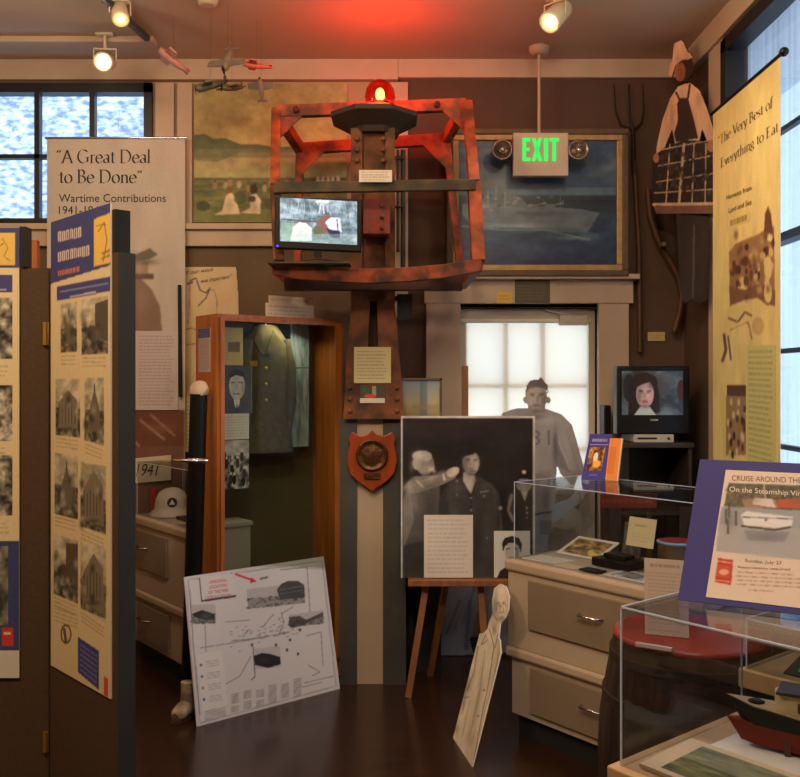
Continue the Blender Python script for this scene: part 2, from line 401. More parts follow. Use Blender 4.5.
GL = {
 'A': (.68, [[(.05, 0), (.33, .7)], [(.33, .7), (.62, 0)], [(.15, .25), (.5, .25)]], [(.05, 0), (.62, 0)]),
 'G': (.76, [arc(.38, .35, .33, .36, 45, 315), [(.64, .06), (.64, .3)]], [(.64, .3)]),
 'D': (.76, [[(.12, 0), (.12, .7)], [(.12, .7), (.3, .7)], arc(.3, .35, .36, .35, 90, -90), [(.3, 0), (.12, 0)]], [(.1, 0), (.1, .7)]),
 'B': (.58, [[(.12, 0), (.12, .7)], [(.12, .7), (.25, .7)], arc(.25, .54, .18, .16, 90, -90), [(.12, .38), (.25, .38)], arc(.25, .19, .24, .19, 90, -90), [(.25, 0), (.12, 0)]], [(.1, 0), (.1, .7)]),
 'T': (.6, [[(.3, 0), (.3, .68)], [(.03, .68), (.57, .68)]], [(.3, 0)]),
 'V': (.64, [[(.05, .7), (.32, 0)], [(.32, 0), (.6, .7)]], [(.05, .7), (.6, .7)]),
 'E': (.56, [[(.12, 0), (.12, .7)], [(.12, .69), (.48, .69)], [(.12, .36), (.4, .36)], [(.12, .02), (.5, .02)]], [(.1, 0), (.1, .7)]),
 'r': (.36, [[(.12, 0), (.12, .44)], arc(.25, .28, .13, .15, 160, 60)], [(.12, 0)]),
 'e': (.46, [arc(.23, .22, .19, .23, 8, 325), [(.05, .25), (.41, .25)]], []),
 'a': (.44, [arc(.19, .12, .14, .12, 0, 360), [(.34, .02), (.34, .33)], arc(.21, .32, .13, .13, 0, 150), [(.34, .03), (.42, .02)]], []),
 't': (.32, [[(.14, .58), (.14, .09)], arc(.22, .09, .08, .09, 180, 320), [(.03, .43), (.28, .43)]], []),
 'l': (.25, [[(.12, 0), (.12, .74)]], [(.12, 0)]),
 'o': (.49, [arc(.24, .22, .2, .23, 0, 360, 20)], []),
 'n': (.53, [[(.12, 0), (.12, .44)], arc(.27, .28, .14, .16, 165, 0), [(.41, .28), (.41, 0)]], [(.12, 0), (.41, 0)]),
 'h': (.53, [[(.12, 0), (.12, .74)], arc(.27, .28, .14, .16, 165, 0), [(.41, .28), (.41, 0)]], [(.12, 0), (.41, 0)]),
 'y': (.44, [[(.05, .44), (.23, .02)], [(.4, .44), (.17, -.2)]], [(.05, .44), (.4, .44)]),
 'v': (.44, [[(.05, .44), (.22, .0)], [(.22, 0), (.4, .44)]], [(.05, .44), (.4, .44)]),
 's': (.36, [arc(.17, .33, .11, .11, 40, 260), arc(.17, .12, .12, .12, 80, -140)], []),
 'f': (.3, [[(.13, 0), (.13, .58)], arc(.24, .58, .11, .14, 180, 45), [(.03, .43), (.27, .43)]], [(.13, 0)]),
 'i': (.25, [[(.12, 0), (.12, .44)], [(.11, .6), (.13, .62)]], [(.12, 0)]),
 'g': (.46, [arc(.2, .29, .15, .15, 0, 360), [(.1, .15), (.14, .06)], arc(.22, -.07, .18, .12, 0, 360)], []),
 '“': (.36, [[(.08, .56), (.13, .68)], [(.23, .56), (.28, .68)]], []),
 '”': (.36, [[(.08, .54), (.13, .66)], [(.23, .54), (.28, .66)]], []),
 ' ': (.26, [], [])}
def serif_text(body, p, a, b, height, m, parent, name='lettering', off=.0025, nib=.085):
    tot = sum(GL[c][0] for c in body); A = p.world(*a, off); B = p.world(*b, off); Cc = p.world(a[0], a[1]-height, off)
    ex = (B-A)/tot; ey = (Cc-A)/.7; mb = MB(); x = 0
    nv = (math.cos(math.radians(18))*nib/2, math.sin(math.radians(18))*nib/2); k = 0
    T = lambda q: A+ex*q[0]+ey*q[1]+p.nrm*.00004*(k % 9)
    for c in body:
        adv, st, sf = GL[c]
        for s in st:
            for (xa, ya), (xb, yb) in zip(s[:-1], s[1:]):
                k += 1
                mb.add([T((x+xa-nv[0], ya-nv[1])), T((x+xb-nv[0], yb-nv[1])), T((x+xb+nv[0], yb+nv[1])), T((x+xa+nv[0], ya+nv[1]))], [(0, 1, 2, 3)])
        for (xa, ya) in sf:
            k += 1
            mb.add([T((x+xa-.09, ya-.014)), T((x+xa+.09, ya-.014)), T((x+xa+.09, ya+.014)), T((x+xa-.09, ya+.014))], [(0, 1, 2, 3)])
        x += adv
    return mb.build(name, m, parent)

# ================================================================== THE ROOM
YB = 5.6; XR = 1.77; XL = -3.0; YF = -2.4; ZC = 3.6
U = V(.78, .6258, 0).normalized(); W = V(.6258, -.78, 0).normalized(); UP = V(0, 0, 1)   # the cabinets all stand at this angle
struct(MB().box((XL-.2, YF-.2, -.1), (XR+.2, YB+.2, 0)).build('floor', M_floor))
struct(MB().box((XL-.2, YF-.2, ZC), (XR+.2, YB+.2, ZC+.1)).build('ceiling', M_ceil))
# back wall: openings for the high window on the left and the door on the right
wx1 = P(153, 0, YB).x; wz0 = P(0, 223, YB).z; wz1 = P(0, 84, YB).z
dx0 = P(460, 0, YB).x; dx1 = P(597, 0, YB).x; dz = P(0, 308, YB).z; SX = P(398, 0, YB).x
RZ = P(0, 236, YB).z
up = MB().box((wx1, YB, RZ), (SX, YB+.15, ZC)).box((XL, YB, wz1), (wx1, YB+.15, ZC)).box((XL, YB, RZ), (wx1, YB+.15, wz0))
struct(up.build('wall_back_upper', M_wallL))
struct(MB().box((XL, YB, 0), (SX, YB+.15, RZ)).build('wall_back_lower', M_wains))
struct(MB().box((SX, YB, 0), (dx0, YB+.15, ZC)).box((dx1, YB, 0), (XR, YB+.15, ZC)).box((dx0, YB, dz), (dx1, YB+.15, ZC)).build('wall_back_right', M_wallB))
struct(MB().box((XL-.15, YF, 0), (XL, YB+.15, ZC)).build('wall_left', M_wallL))
struct(MB().box((XL-.15, YF-.15, 0), (XR+.15, YF, ZC)).build('wall_front', M_wallL))
ry0, ry1, rz0, rz1 = 1.9, 4.86, .95, 3.44
struct(MB().box((XR, ry1, 0), (XR+.15, YB+.15, ZC)).box((XR, YF, 0), (XR+.15, ry0, ZC)).box((XR, ry0, 0), (XR+.15, ry1, rz0)).box((XR, ry0, rz1), (XR+.15, ry1, ZC)).build('wall_right', M_wallB))
# trims
def trim(n, *boxes, m=M_trim):
    mb = MB()
    for a, b in boxes: mb.box(a, b)
    return struct(mb.build('trim_%d' % n, m, bevel=.004))
trim(1, ((XL, YB-.05, P(0, 82, YB).z), (SX, YB, ZC)))
trim(2, ((SX, YB-.05, P(0, 80, YB).z), (XR, YB, ZC)))
trim(3, ((wx1+.02, YB-.03, RZ), (P(175, 0, YB).x, YB, 3.46)))
trim(4, ((P(178, 0, YB).x, YB-.03, RZ), (P(193, 0, YB).x, YB, 3.46)))
trim(5, ((P(388, 0, YB).x, YB-.04, 2.0), (P(408, 0, YB).x, YB, 3.46)))
trim(6, ((XL, YB-.04, P(0, 247, YB).z), (P(388, 0, YB).x, YB, P(0, 231, YB).z)), ((XL, YB-.07, P(0, 231, YB).z), (P(388, 0, YB).x, YB, P(0, 225, YB).z)))
trim(7, ((XR-.05, YF, 3.46), (XR, YB-.05, ZC)))
trim(8, ((XR-.03, 4.87, 0), (XR, 5.08, 3.46)))
trim(9, ((XL, 5.18, ZC-.035), (P(155, 0, 5.22).x, 5.26, ZC)), m=M_ceil)
for n, (a, b) in enumerate(((XL, SX), (P(629, 0, YB).x, XR))):
    struct(MB().box((a, YB-.02, 0), (b, YB, .14)).build('baseboard_back' if n == 0 else 'baseboard_right', M_wains))
# left window
ow = MB(); fo = .05
ow.box((XL, YB-.03, wz1-.06), (wx1, YB+.06, wz1)).box((XL, YB-.03, wz0), (wx1, YB+.06, wz0+.025)).box((wx1-.05, YB-.03, wz0), (wx1, YB+.06, wz1))
for px in (38, 93, -17, -72): x = P(px, 0, YB).x; ow.box((x-.016, YB-.02, wz0), (x+.016, YB+.03, wz1))
zz = P(0, 157, YB).z; ow.box((XL, YB-.02, zz-.013), (wx1, YB+.03, zz+.013))
w1 = struct(ow.build('window_1', M_frameblk))
MB().box((XL, YB+.035, wz0), (wx1, YB+.04, wz1)).build('window_pane', M_glass, w1)
# right window
rw = MB()
rw.box((XR-.04, ry1-.07, rz0), (XR+.06, ry1, rz1)).box((XR-.04, ry0, rz1-.07), (XR+.06, ry1, rz1)).box((XR-.04, ry0, rz0), (XR+.06, ry1, rz0+.05)).box((XR-.04, ry0, rz0), (XR+.06, ry0+.07, rz1))
for z in (2.27,): rw.box((XR-.02, ry0, z-.02), (XR+.05, ry1, z+.02))
for z in (2.79, 1.75, 1.3): rw.box((XR+.02, ry0, z-.011), (XR+.05, ry1, z+.011))
for y in (2.9, 3.4,): rw.box((XR+.0, y-.015, rz0), (XR+.05, y+.015, rz1))
w2 = struct(rw.build('window_2', M_frameblk))
MB().box((XR+.055, ry0, rz0), (XR+.06, ry1, rz1)).build('window_pane', M_glass, w2)
struct(MB().box((XR+.18, 0, 3.5), (XR+.75, 9, 3.6)).build('added_overhang', M_dark))  # overhang added outside to darken the upper part of the right window
MB().box((XR+.10, ry0+.02, rz0), (XR+.104, ry1-.02, rz1-.02)).build('window_shade', shade_mat('sheer_shade', (226, 236, 246), .42, .35), w2)
# outside: a rough stone retaining wall facing the high window
M_stone = mat('pale_stone', (230, 238, 248), .9, scale=11, bump=1.0, rgb2=(132, 148, 178), stretch=(1, 1, 2.2))
o = MB().box((-8, 8.6, -1), (-.6, 9.0, 5.6)).build('retaining_wall', M_stone); struct(o)

# door, its casing and shade
Yd = YB+.06
dm = MB()
gx0, gx1, gz0, gz1 = P(467, 0, Yd).x, P(588, 0, Yd).x, .95, P(0, 322, Yd).z
dm.box((dx0-.0, Yd, 0), (gx0, Yd+.045, dz)).box((gx1, Yd, 0), (dx1, Yd+.045, dz)).box((gx0, Yd, gz1), (gx1, Yd+.045, dz)).box((gx0, Yd, 0), (gx1, Yd+.045, gz0))
for px in (506, 543): x = P(px, 0, Yd).x; dm.box((x-.014, Yd+.01, gz0), (x+.014, Yd+.04, gz1))
for z in (P(0, 386, Yd).z, P(0, 450, Yd).z): dm.box((gx0, Yd+.01, z-.014), (gx1, Yd+.04, z+.014))
door = struct(dm.build('door_1', M_door, bevel=.002))
MB().box((gx0, Yd+.02, gz0), (gx1, Yd+.024, gz1)).build('door_glass', M_glass, door)
MB().tube([P(461, 321, Yd-.02), P(590, 321, Yd-.02)], .013).build('shade_roller', M_white, door)
MB().box((gx0-.01, Yd-.02, gz0-.05), (gx1+.0, Yd-.017, gz1)).build('roller_shade', shade_mat('roller_shade_cloth', (255, 240, 214), .3, .0), door)
c = MB().box(P(560, 325, Yd-.06), P(586, 316, Yd-.001)).build('door_closer', M_door, door, bevel=.006)
MB().bar(P(576, 317, Yd-.05), P(545, 310, Yd-.02), .015, .006).build('closer_arm', M_chrome, c)
MB().lathe(P(590, 470, Yd-.05), [(.026, 0), (.03, .02), (.012, .035), (.012, .05)], axis=(0, 1, 0)).build('door_knob', M_brass, door)
trim(10, ((P(426, 0, YB).x, YB-.05, 0), (dx0, YB+.05, P(0, 303, YB).z)))
trim(11, ((dx1, YB-.05, 0), (P(627, 0, YB).x, YB+.05, P(0, 303, YB).z)))
trim(12, ((P(424, 0, YB).x, YB-.06, P(0, 304, YB).z), (P(631, 0, YB).x, YB, P(0, 281, YB).z)), ((P(422, 0, YB).x, YB-.12, P(0, 281, YB).z), (P(635, 0, YB).x, YB, P(0, 276, YB).z)))
trim(13, ((dx0, YB, dz), (dx1, YB+.12, P(0, 304, YB).z)))
# ------------------------------------------------------------------ on the door casing
p = facing(515, 279, 550, 303, YB-.065, 400, bg=(84, 76, 58)); p.noise(6)
p.lines(.08, .1, .92, .92, 6, (140, 126, 92)); tag(p.build('plaque', th=.012, edge=M_fdark), 'dark square plaque fixed to the white door casing under the ship painting', 'plaque')
p = facing(497, 292, 512, 303, YB-.063, 400, bg=(214, 172, 70)); p.lines(.1, .2, .9, .8, 2, (120, 84, 30))
tag(p.build('nameplate', th=.005, edge=M_brass), 'small brass-yellow nameplate on the door casing left of the dark plaque', 'nameplate')
p = facing(648, 332, 665, 341, YB-.012, 400, bg=(188, 168, 112)); p.lines(.1, .2, .9, .8, 2, (120, 100, 60))
tag(p.build('wall_label', th=.004), 'small cream label on the brown wall above the corner television', 'label')

# ------------------------------------------------------------------ ship painting
Yp = 5.5
pt = thing('ship_painting', (P(537, 0, Yp).x, Yp, P(0, 275, Yp).z), 'large gilt-framed painting of a grey warship on a dark blue sea above the door', 'painting')
p = facing(458, 138, 617, 266, Yp, 260)
p.grad(0, .55, 1, 1, (84, 104, 116), (34, 66, 104)); p.grad(0, 0, 1, .56, (24, 44, 82), (44, 92, 112))
p.blotch(0, .62, 1, 1, (30, 58, 92), (112, 116, 118), 4, 3, .6); p.blotch(0, 0, 1, .5, (18, 34, 70), (60, 92, 116), 7, 5, .6)
p.rect(458, 196, 617, 200, (28, 44, 60)); p.grad(0, .38, 1, .52, (30, 66, 80), (14, 32, 46))
p.poly([(462, 204), (476, 202), (580, 209), (600, 213), (588, 232), (560, 232), (470, 222), (462, 214)], (96, 112, 122))
p.poly([(480, 204), (484, 196), (496, 195), (500, 188), (510, 188), (512, 196), (522, 198), (528, 206), (545, 207), (545, 210)], (84, 98, 106))
for x in (505, 513, 562): p.line([(x, 206), (x+1, 184 if x < 520 else 200)], 1.1, (96, 106, 112))
for x in (532, 550): p.line([(x, 206), (x+14, 203)], 1.6, (96, 106, 112)); p.ell(x, 206, 5, 2.4, (92, 104, 110))
p.poly([(462, 216), (500, 222), (530, 228), (556, 224), (600, 234), (598, 238), (550, 230), (520, 234), (470, 224)], (70, 104, 112), .6)
p.line([(462, 226), (500, 230), (545, 230), (590, 240)], 2.2, (100, 130, 130), .7)
p.soft(474, 188, 14, 9, (44, 44, 54), .6); p.soft(490, 206, 16, 4, (150, 160, 160), .5); p.soft(540, 214, 36, 3, (54, 70, 84), .6); p.soft(510, 226, 50, 3, (190, 206, 206), .5); p.soft(575, 238, 26, 3, (170, 190, 190), .5); p.soft(520, 250, 60, 8, (70, 84, 120), .5)
rr0 = random.Random(8)
for i in range(26): p.ell(472+rr0.random()*80, 196+rr0.random()*14, 2.2, 1.4, rr0.choice([(140, 150, 154), (60, 70, 82), (110, 100, 96)]), .6)
for x, h in ((488, 16), (496, 20), (505, 14), (560, 10)): p.line([(x, 208), (x, 206-h)], .8, (150, 156, 158), .7)
p.soften(1); p.tone(.25, 12); p.noise(3)
p.build('canvas', pt, m=colmat('oil_paint', .35), off=0)
def frame(name, x0, y0, x1, y1, Y0, Y1, w, m, par):
    mb = MB()
    a, b = P(x0, y1, Y0), P(x1, y0, Y0)
    mb.box((a.x, Y0, a.z), (b.x, Y1, a.z+w)).box((a.x, Y0, b.z-w), (b.x, Y1, b.z)).box((a.x, Y0, a.z+w), (a.x+w, Y1, b.z-w)).box((b.x-w, Y0, a.z+w), (b.x, Y1, b.z-w))
    return mb.build(name, m, par, bevel=.006)
frame('gilt_frame', 452.5, 133.5, 623.5, 271, Yp-.02, Yp+.01, .04, M_gold, pt)
frame('outer_frame', 447, 128, 629, 276, Yp-.035, Yp+.03, .036, mat('olive_frame_wood', (92, 70, 44), .5, scale=20, var=.2), pt)

# ------------------------------------------------------------------ lake photograph on the upper wall
p = facing(194, 84, 347, 222, YB-.02, 240)
p.grad(0, .5, 1, 1, (176, 158, 96), (150, 142, 92)); p.grad(0, .3, 1, .56, (150, 144, 96), (168, 158, 104))
p.poly([(194, 135), (205, 134), (214, 139), (225, 138), (240, 144), (256, 144), (275, 147), (347, 148), (347, 152), (194, 152)], (84, 92, 60)); p.rect(194, 149, 347, 158, (112, 116, 78), .7)
p.poly([(194, 152), (240, 152), (218, 162), (194, 160)], (88, 96, 66), .6)
p.grad(0, 0, 1, .32, (112, 116, 56), (106, 104, 56)); p.blotch(0, .1, 1, .3, (66, 78, 40), (134, 124, 70), 10, 4, .7)
p.rect(194, 178, 347, 180, (70, 68, 44)); rr = random.Random(3)
for i in range(16):
    x = 216+i*8+rr.uniform(-2, 2); y = 186+rr.uniform(-3, 3); p.ell(x, y, 2.3, 4, rr.choice([(190, 160, 120), (150, 120, 80), (170, 150, 110)])); p.ell(x, y-5, 1.2, 1.4, (90, 60, 40))
for x in range(318, 342, 5): p.ell(x, 180, 1.8, 4, (214, 206, 186))
p.poly([(214, 215), (222, 211), (226, 196), (231, 192), (236, 198), (240, 214)], (214, 196, 160)); p.ell(229, 190, 3, 3.5, (120, 84, 50))
p.poly([(240, 213), (250, 208), (250, 196), (256, 193), (261, 200), (260, 214)], (222, 206, 172)); p.ell(254, 189, 4, 5, (50, 36, 24)); p.ell(252, 199, 4, 3, (60, 44, 30))
p.ell(203, 206, 7, 5, (56, 66, 36)); p.ell(240, 198, 6, 7, (60, 70, 38), .7); p.ell(272, 204, 7, 6, (66, 74, 40), .7)
p.soft(260, 175, 70, 8, (196, 180, 120), .4); p.soft(254, 206, 6, 8, (140, 122, 90), .5); p.soft(229, 206, 5, 8, (150, 132, 100), .5); p.soften(2); p.tone(.2, 12); p.noise(4); tag(p.build('lake_photograph', th=.012), 'large faded colour photograph of picnickers on a lake shore behind the rusty tower', 'photograph')

# ------------------------------------------------------------------ hanging banners
bn = thing('hanging_banner', P(116, 500, 5.515), 'grey banner headed with wartime contributions hanging on the back wall under the high window', 'banner')
p = facing(47, 139, 185, 560, 5.515, 180, bg=(188, 176, 164))
p.poly([(100, 250), (138, 250), (138, 330), (100, 330)], (176, 166, 150)); p.poly([(128, 258), (150, 248), (158, 255), (150, 259), (134, 262)], (100, 96, 80))
p.poly([(90, 330), (96, 290), (112, 276), (138, 276), (152, 290), (160, 306), (162, 332)], (128, 104, 88)); p.rect(133, 262, 148, 278, (150, 126, 104)); p.rect(130, 274, 154, 279, (92, 74, 62))
p.rect(47, 410, 185, 446, (110, 66, 50)); p.line([(140, 446), (110, 425)], 2, (190, 160, 140)); p.line([(165, 440), (140, 420)], 2, (180, 150, 130)); p.line([(175, 436), (150, 414)], 1.5, (180, 150, 130))
p.rect(47, 446, 185, 560, (120, 84, 66)); p.soft(118, 305, 20, 26, (84, 66, 56), .6); p.soft(140, 300, 10, 20, (160, 134, 112), .5); p.soft(145, 262, 16, 4, (70, 62, 50), .6); p.soft(139, 268, 6, 8, (190, 160, 134), .6); p.soft(160, 428, 20, 6, (150, 110, 90), .5); p.soften(2); p.tone(.08, 6); p.noise(2)
sheet = p.build('banner_sheet', bn, th=.003)
serif_text('“A Great Deal', p, (56, 163), (151, 163), 13, M_ink, bn, nib=.105); serif_text('to Be Done”', p, (59, 183), (143, 183), 13, M_ink, bn, nib=.105)
place_text('Wartime Contributions', p, (59, 202), (166, 202), 8, M_ink, bn); place_text('1941-1945', p, (59, 214), (104, 214), 8, M_ink, bn)
q = facing(135, 331, 178, 410, 5.506, 300, bg=(196, 182, 182)); q.lines(.08, .05, .92, .95, 22, (130, 110, 112), .6); q.build('text_block', bn, th=.002)
MB().tube([P(45, 138, 5.515), P(187, 138, 5.515)], .008).build('top_rod', M_chrome, bn)
MB().tube([P(116, 138, 5.515), P(116, 138, 5.515)+V(0, .03, .02), V(P(116, 0, 5.515).x, 5.59, 3.3)], .0015).build('hanging_cord', M_white, bn)

Xb = 1.62
def rp(px, py): Y = Xb*F/(px-CX); return V(Xb, Y, CZ+(HY-py)*Y/F)
ya, yb = Xb*F/(713-CX), Xb*F/(780-CX)
ztop0 = rp(713, 113).z; ztop1 = rp(780, 68).z
bn = thing('window_banner', (Xb, (ya+yb)/2, .7), 'tall yellow banner with brown group photographs hanging before the right-hand window', 'banner')
p = Print(V(Xb, ya, .7), V(Xb, yb, .7), V(Xb, ya, ztop0), 230, bg=(220, 206, 138))
sep = (104, 66, 50)
p.blotch(0, 0, 1, .55, (206, 192, 124), (226, 212, 142), 5, 2, .5)
p.poly([(729, 252), (735, 244), (745, 240), (754, 236), (762, 232), (768, 228), (774, 226), (775, 300), (768, 306), (758, 298), (745, 300), (730, 306)], (150, 116, 78))
p.poly([(764, 232), (765, 214), (768, 206), (771, 214), (773, 234)], sep)
rr = random.Random(5)
for i in range(34):
    x = 731+rr.random()*42; y = 244-(x-731)*.35+rr.random()*46+6; p.ell(x, y, 1.6+rr.random()*1.6, 3+rr.random()*3, rr.choice([sep, (92, 60, 46), (224, 206, 150), (200, 176, 120), (72, 46, 38)]))
p.poly([(729, 286), (745, 290), (758, 284), (775, 290), (775, 306), (766, 304), (756, 297), (744, 300), (730, 306)], (124, 88, 66)); p.ell(768, 268, 4, 12, (218, 200, 140)); p.ell(768, 293, 4, 10, (218, 200, 140))
p.line([(728, 318), (738, 322), (745, 312), (752, 316)], 1.8, sep); p.line([(730, 330), (748, 322), (752, 340)], 1.6, (150, 120, 80)); p.line([(724, 334), (726, 350), (722, 362)], 3, sep); p.line([(728, 336), (731, 360)], 1.8, (92, 70, 50)); p.ell(741, 333, 9, 12, (224, 210, 150), .6); p.ell(758, 326, 6, 9, (176, 146, 96), .6)
p.rect(727, 385, 746, 396, (84, 52, 40)); p.rect(726, 396, 746, 455, (146, 120, 84))
for i in range(26): p.ell(728+rr.random()*17, 400+rr.random()*55, 1.4, 4, rr.choice([(60, 40, 34), (200, 184, 140), (84, 56, 44)]))
for i in range(40): p.soft(730+rr.random()*44, 240+rr.random()*60-(i%5)*2, 2.5, 5, rr.choice([(70, 46, 36), (206, 186, 132), (110, 78, 58)]), .6)
p.soften(2); p.tone(.1, 10); p.noise(3); p.build('banner_sheet', bn, th=.003)
serif_text('“The Very Best of', p, (718, 146), (773, 107), 9, M_ink2, bn); serif_text('Everything to Eat', p, (721, 168), (779, 131), 9, M_ink2, bn)
place_text('Harvests from', p, (727, 200), (752, 190), 5, M_ink2, bn); place_text('Land and Sea', p, (729, 213), (752, 204), 5, M_ink2, bn)
L = Print(rp(730, 228), rp(750, 221), rp(730, 219), 300, bg=(216, 202, 134)); L.lines(.02, .05, .95, .95, 1, (120, 92, 50), 1, .6, .1); L.build('small_lettering', bn, th=.0005, off=.0012, edge=M_cream)
q = Print(rp(748, 462)+V(-.004, 0, 0), rp(776, 470)+V(-.004, 0, 0), rp(748, 346)+V(-.004, 0, 0), 300, bg=(192, 194, 128)); q.lines(.06, .04, .94, .97, 20, (116, 110, 70), .6); q.build('text_block', bn, th=.002)
MB().tube([V(Xb, ya+.02, ztop0), V(Xb, yb-.04, ztop0)], .009).ball(V(Xb, yb-.04, ztop0), .02).build('top_rod', M_black, bn)

# ------------------------------------------------------------------ folding display panels on the left
def header(p, x0, x1, yt0, yt1, yb0, yb1): pass
kt = thing('folding_screen', (-1.6, 3.13, 0), 'brown folding display panel at the far left edge, facing the viewer', 'display panel', 'folding display panels')
MB().box((-2.1, 3.13, 0), (-1.222, 3.185, P(0, 268, 3.13).z)).build('panel_board', M_panel, kt)
for y0, y1 in ((322, 345), (732, 752)): MB().tube([P(45, y1, 3.12), P(45, y0, 3.12)], .007).box(P(43, y1, 3.128), P(48, y0, 3.124)).build('hinge', M_brass, kt)
p = Print(P(-45, 678, 3.12), P(19, 678, 3.12), P(-45, 228, 3.12), 330, bg=(214, 196, 156))
p.rect(-45, 226, 24, 268, (60, 66, 116)); p.rect(-30, 233, 15, 265, (216, 182, 92)); p.line([(2, 238), (8, 248), (4, 256), (11, 262)], .8, (120, 96, 50)); p.line([(-6, 250), (4, 243)], .8, (120, 96, 50))
p.rect(-45, 275, 12, 292, (64, 66, 118)); p._poly([(.1, .86), (.8, .86), (.8, .865), (.1, .865)], (160, 150, 170))
for (y0, y1) in ((298, 358), (385, 440), (455, 515)):
    p.rect(-45, y0, 12, y1, (178, 168, 150)); a = p.uv(-45, y1); b = p.uv(12, y0); p.blotch(a[0], a[1], b[0], b[1], (36, 34, 32), (204, 196, 178), 7, y0, 1)
    a = p.uv(-40, y1+20); b = p.uv(12, y1+6); p.lines(a[0], a[1], b[0], b[1], 3, (150, 134, 104), .7)
p.rect(-45, 541, 24, 650, (56, 66, 112)); a = p.uv(-45, 624); b = p.uv(8, 546); p.blotch(a[0], a[1], b[0], b[1], (50, 50, 44), (150, 146, 128), 6, 3, 1)
p.rect(2, 628, 13, 646, (190, 60, 50)); p.rect(4, 632, 11, 635, (230, 190, 170)); p.rect(-45, 650, 24, 680, (206, 200, 190)); p.noise(3)
p.build('poster', kt, th=.006, m=colmat('matte_print', .75))
MB().box((P(19.5, 0, 3.12).x, 3.12, P(0, 267, 3.13).z), (P(27, 0, 3.13).x, 3.17, P(0, 227, 3.13).z)).build('header_edge', M_blackm, kt)

H = V(-1.217, 3.13, 0); Nn = V(-.862, 2.75, 0); dd = (Nn-H).normalized(); tk = V(.731, .683, 0)*.055
zt = 2.0
k2 = thing('folding_screen', (H+Nn)/2, 'brown folding display panel angled towards the viewer, with historic building photos on its poster', 'display panel', 'folding display panels')
MB().obox(H, Nn-H, tk, V(0, 0, zt)).build('panel_board', M_panel, k2)
MB().obox(Nn, dd*.006, tk, V(0, 0, zt)).build('edge_trim', M_pedge, k2)
MB().obox(Nn-dd*.02+tk*.02, -dd*.35, tk*.85, V(0, 0, .15)) and None
MB().obox(Nn-dd*.02+tk*.02+V(0, 0, zt), -dd*.42, tk*.9, V(0, 0, .135)).build('header_board', M_blackm, k2)
nf = V(-.731, -.683, 0)*.006
a = H+dd*.022+nf; b = Nn-dd*.04+nf
p = Print(a+V(0, 0, .625), b+V(0, 0, .625), a+V(0, 0, 2.155), 360, bg=(216, 196, 152))
p.poly([(50, 200), (120, 180), (120, 262), (50, 284)], (60, 64, 116)); p.poly([(94, 219), (112, 212), (112, 262), (94, 267)], (224, 184, 90))
p.line([(98, 232), (104, 222), (107, 240), (103, 262)], .9, (130, 100, 50)); p.line([(96, 226), (106, 224)], .8, (130, 100, 50)); p.line([(102, 254), (110, 250)], 2.4, (150, 120, 60)); p.line([(101, 259), (110, 255)], 2, (150, 120, 60))
for (x0, x1, ya_, yb_, c, n) in ((58, 82, 234, 243, (206, 190, 180), 6), (58, 90, 254, 263, (206, 190, 180), 8), (58, 80, 273, 276, (210, 110, 80), 6)):
    for i in range(n):
        t0 = i/n; t1 = (i+.8)/n; xa = x0+(x1-x0)*t0; xb = x0+(x1-x0)*t1; sl = -.22; yt = ya_-4+sl*(xa-x0)+5; hh = 10 if c[0] == 206 else 5; yt -= 3
        p.poly([(xa, yt), (xb, yt+sl*(xb-xa)), (xb, yt+hh+sl*(xb-xa)), (xa, yt+hh)], c); p.line([((xa+xb)/2, yt+1), ((xa+xb)/2, yt+hh-1)], .8, (90, 84, 120))
p.poly([(57, 287), (111, 276), (111, 291), (57, 301)], (64, 66, 122))
p.line([(60, 292), (108, 283)], 1.6, (170, 160, 180), .7); p.line([(70, 297), (96, 292)], 2.2, (214, 200, 200), .8)
def q4(x0, x1, a0, a1, b0, b1): return [(x0, a0), (x1, a1), (x1, b1), (x0, b0)]
pics = [(61, 77, 305, 302, 352, 352), (82, 108, 300, 296, 354, 354), (56, 80, 382, 379, 434, 437), (85, 104, 380, 378, 440, 446), (55, 78, 458, 456, 513, 518), (81, 106, 462, 466, 526, 535), (54, 78, 539, 541, 593, 602), (81, 106, 545, 549, 608, 623)]
for i, (x0, x1, a0, a1, b0, b1) in enumerate(pics):
    p.poly(q4(x0, x1, a0, a1, b0, b1), (196, 186, 160) if i not in (5, 3) else (150, 140, 118))
    u0, v0 = p.uv(x0, b0); u1, v1 = p.uv(x1, a1)
    mid = (v0+v1)/2; p.blotch(u0, v0, u1, mid+(v1-v0)*.1, (50, 46, 40), (170, 158, 130), 7, i, 1, -.05); p.blotch(u0, mid, u1, v1, (140, 132, 110), (214, 202, 174), 4, i+20, .85)
    cx = (x0+x1)/2; my = (a0+b0)/2
    if i in (0, 3, 4): p.poly([(cx-6, b0-8), (cx-5, my), (cx, a0+8), (cx+5, my), (cx+6, b0-8)], (104, 94, 78)); p.line([(cx, a0+12), (cx, a0+4)], 1.2, (60, 54, 46))
    elif i in (2, 5, 7): p.poly([(x0+2, b0-6), (x0+3, my-6), (cx, a0+8), (x1-3, my-8), (x1-2, b1-8)], (124, 114, 94)); [p.line([(x0+3+k*3.2, my-4+(k%2)*3), (x0+3+k*3.2, b0-10)], 1.1, (64, 56, 46), .7) for k in range(6)]
    else: p.poly([(cx, a0+4), (x1, a1+3), (x1, b1-12), (cx, my+8)], (84, 76, 64)); p.ell(cx-3, my+6, 5, 8, (80, 74, 64))
    for k in range(3):
        y = b0+4+k*4; p.line([(x0, y), (x1-2, y+(b1-b0)*1.1)], 1, (160, 140, 104), .7)
p.ell(66, 634, 5.5, 10, (90, 78, 62)); p.ell(66, 634, 4.2, 8, (212, 194, 154)); p.line([(64, 628), (66, 642)], 2.5, (90, 78, 62)); 
for k in range(4): p.line([(54, 608+k*4), (78, 616+k*4)], 1, (160, 140, 104), .7)
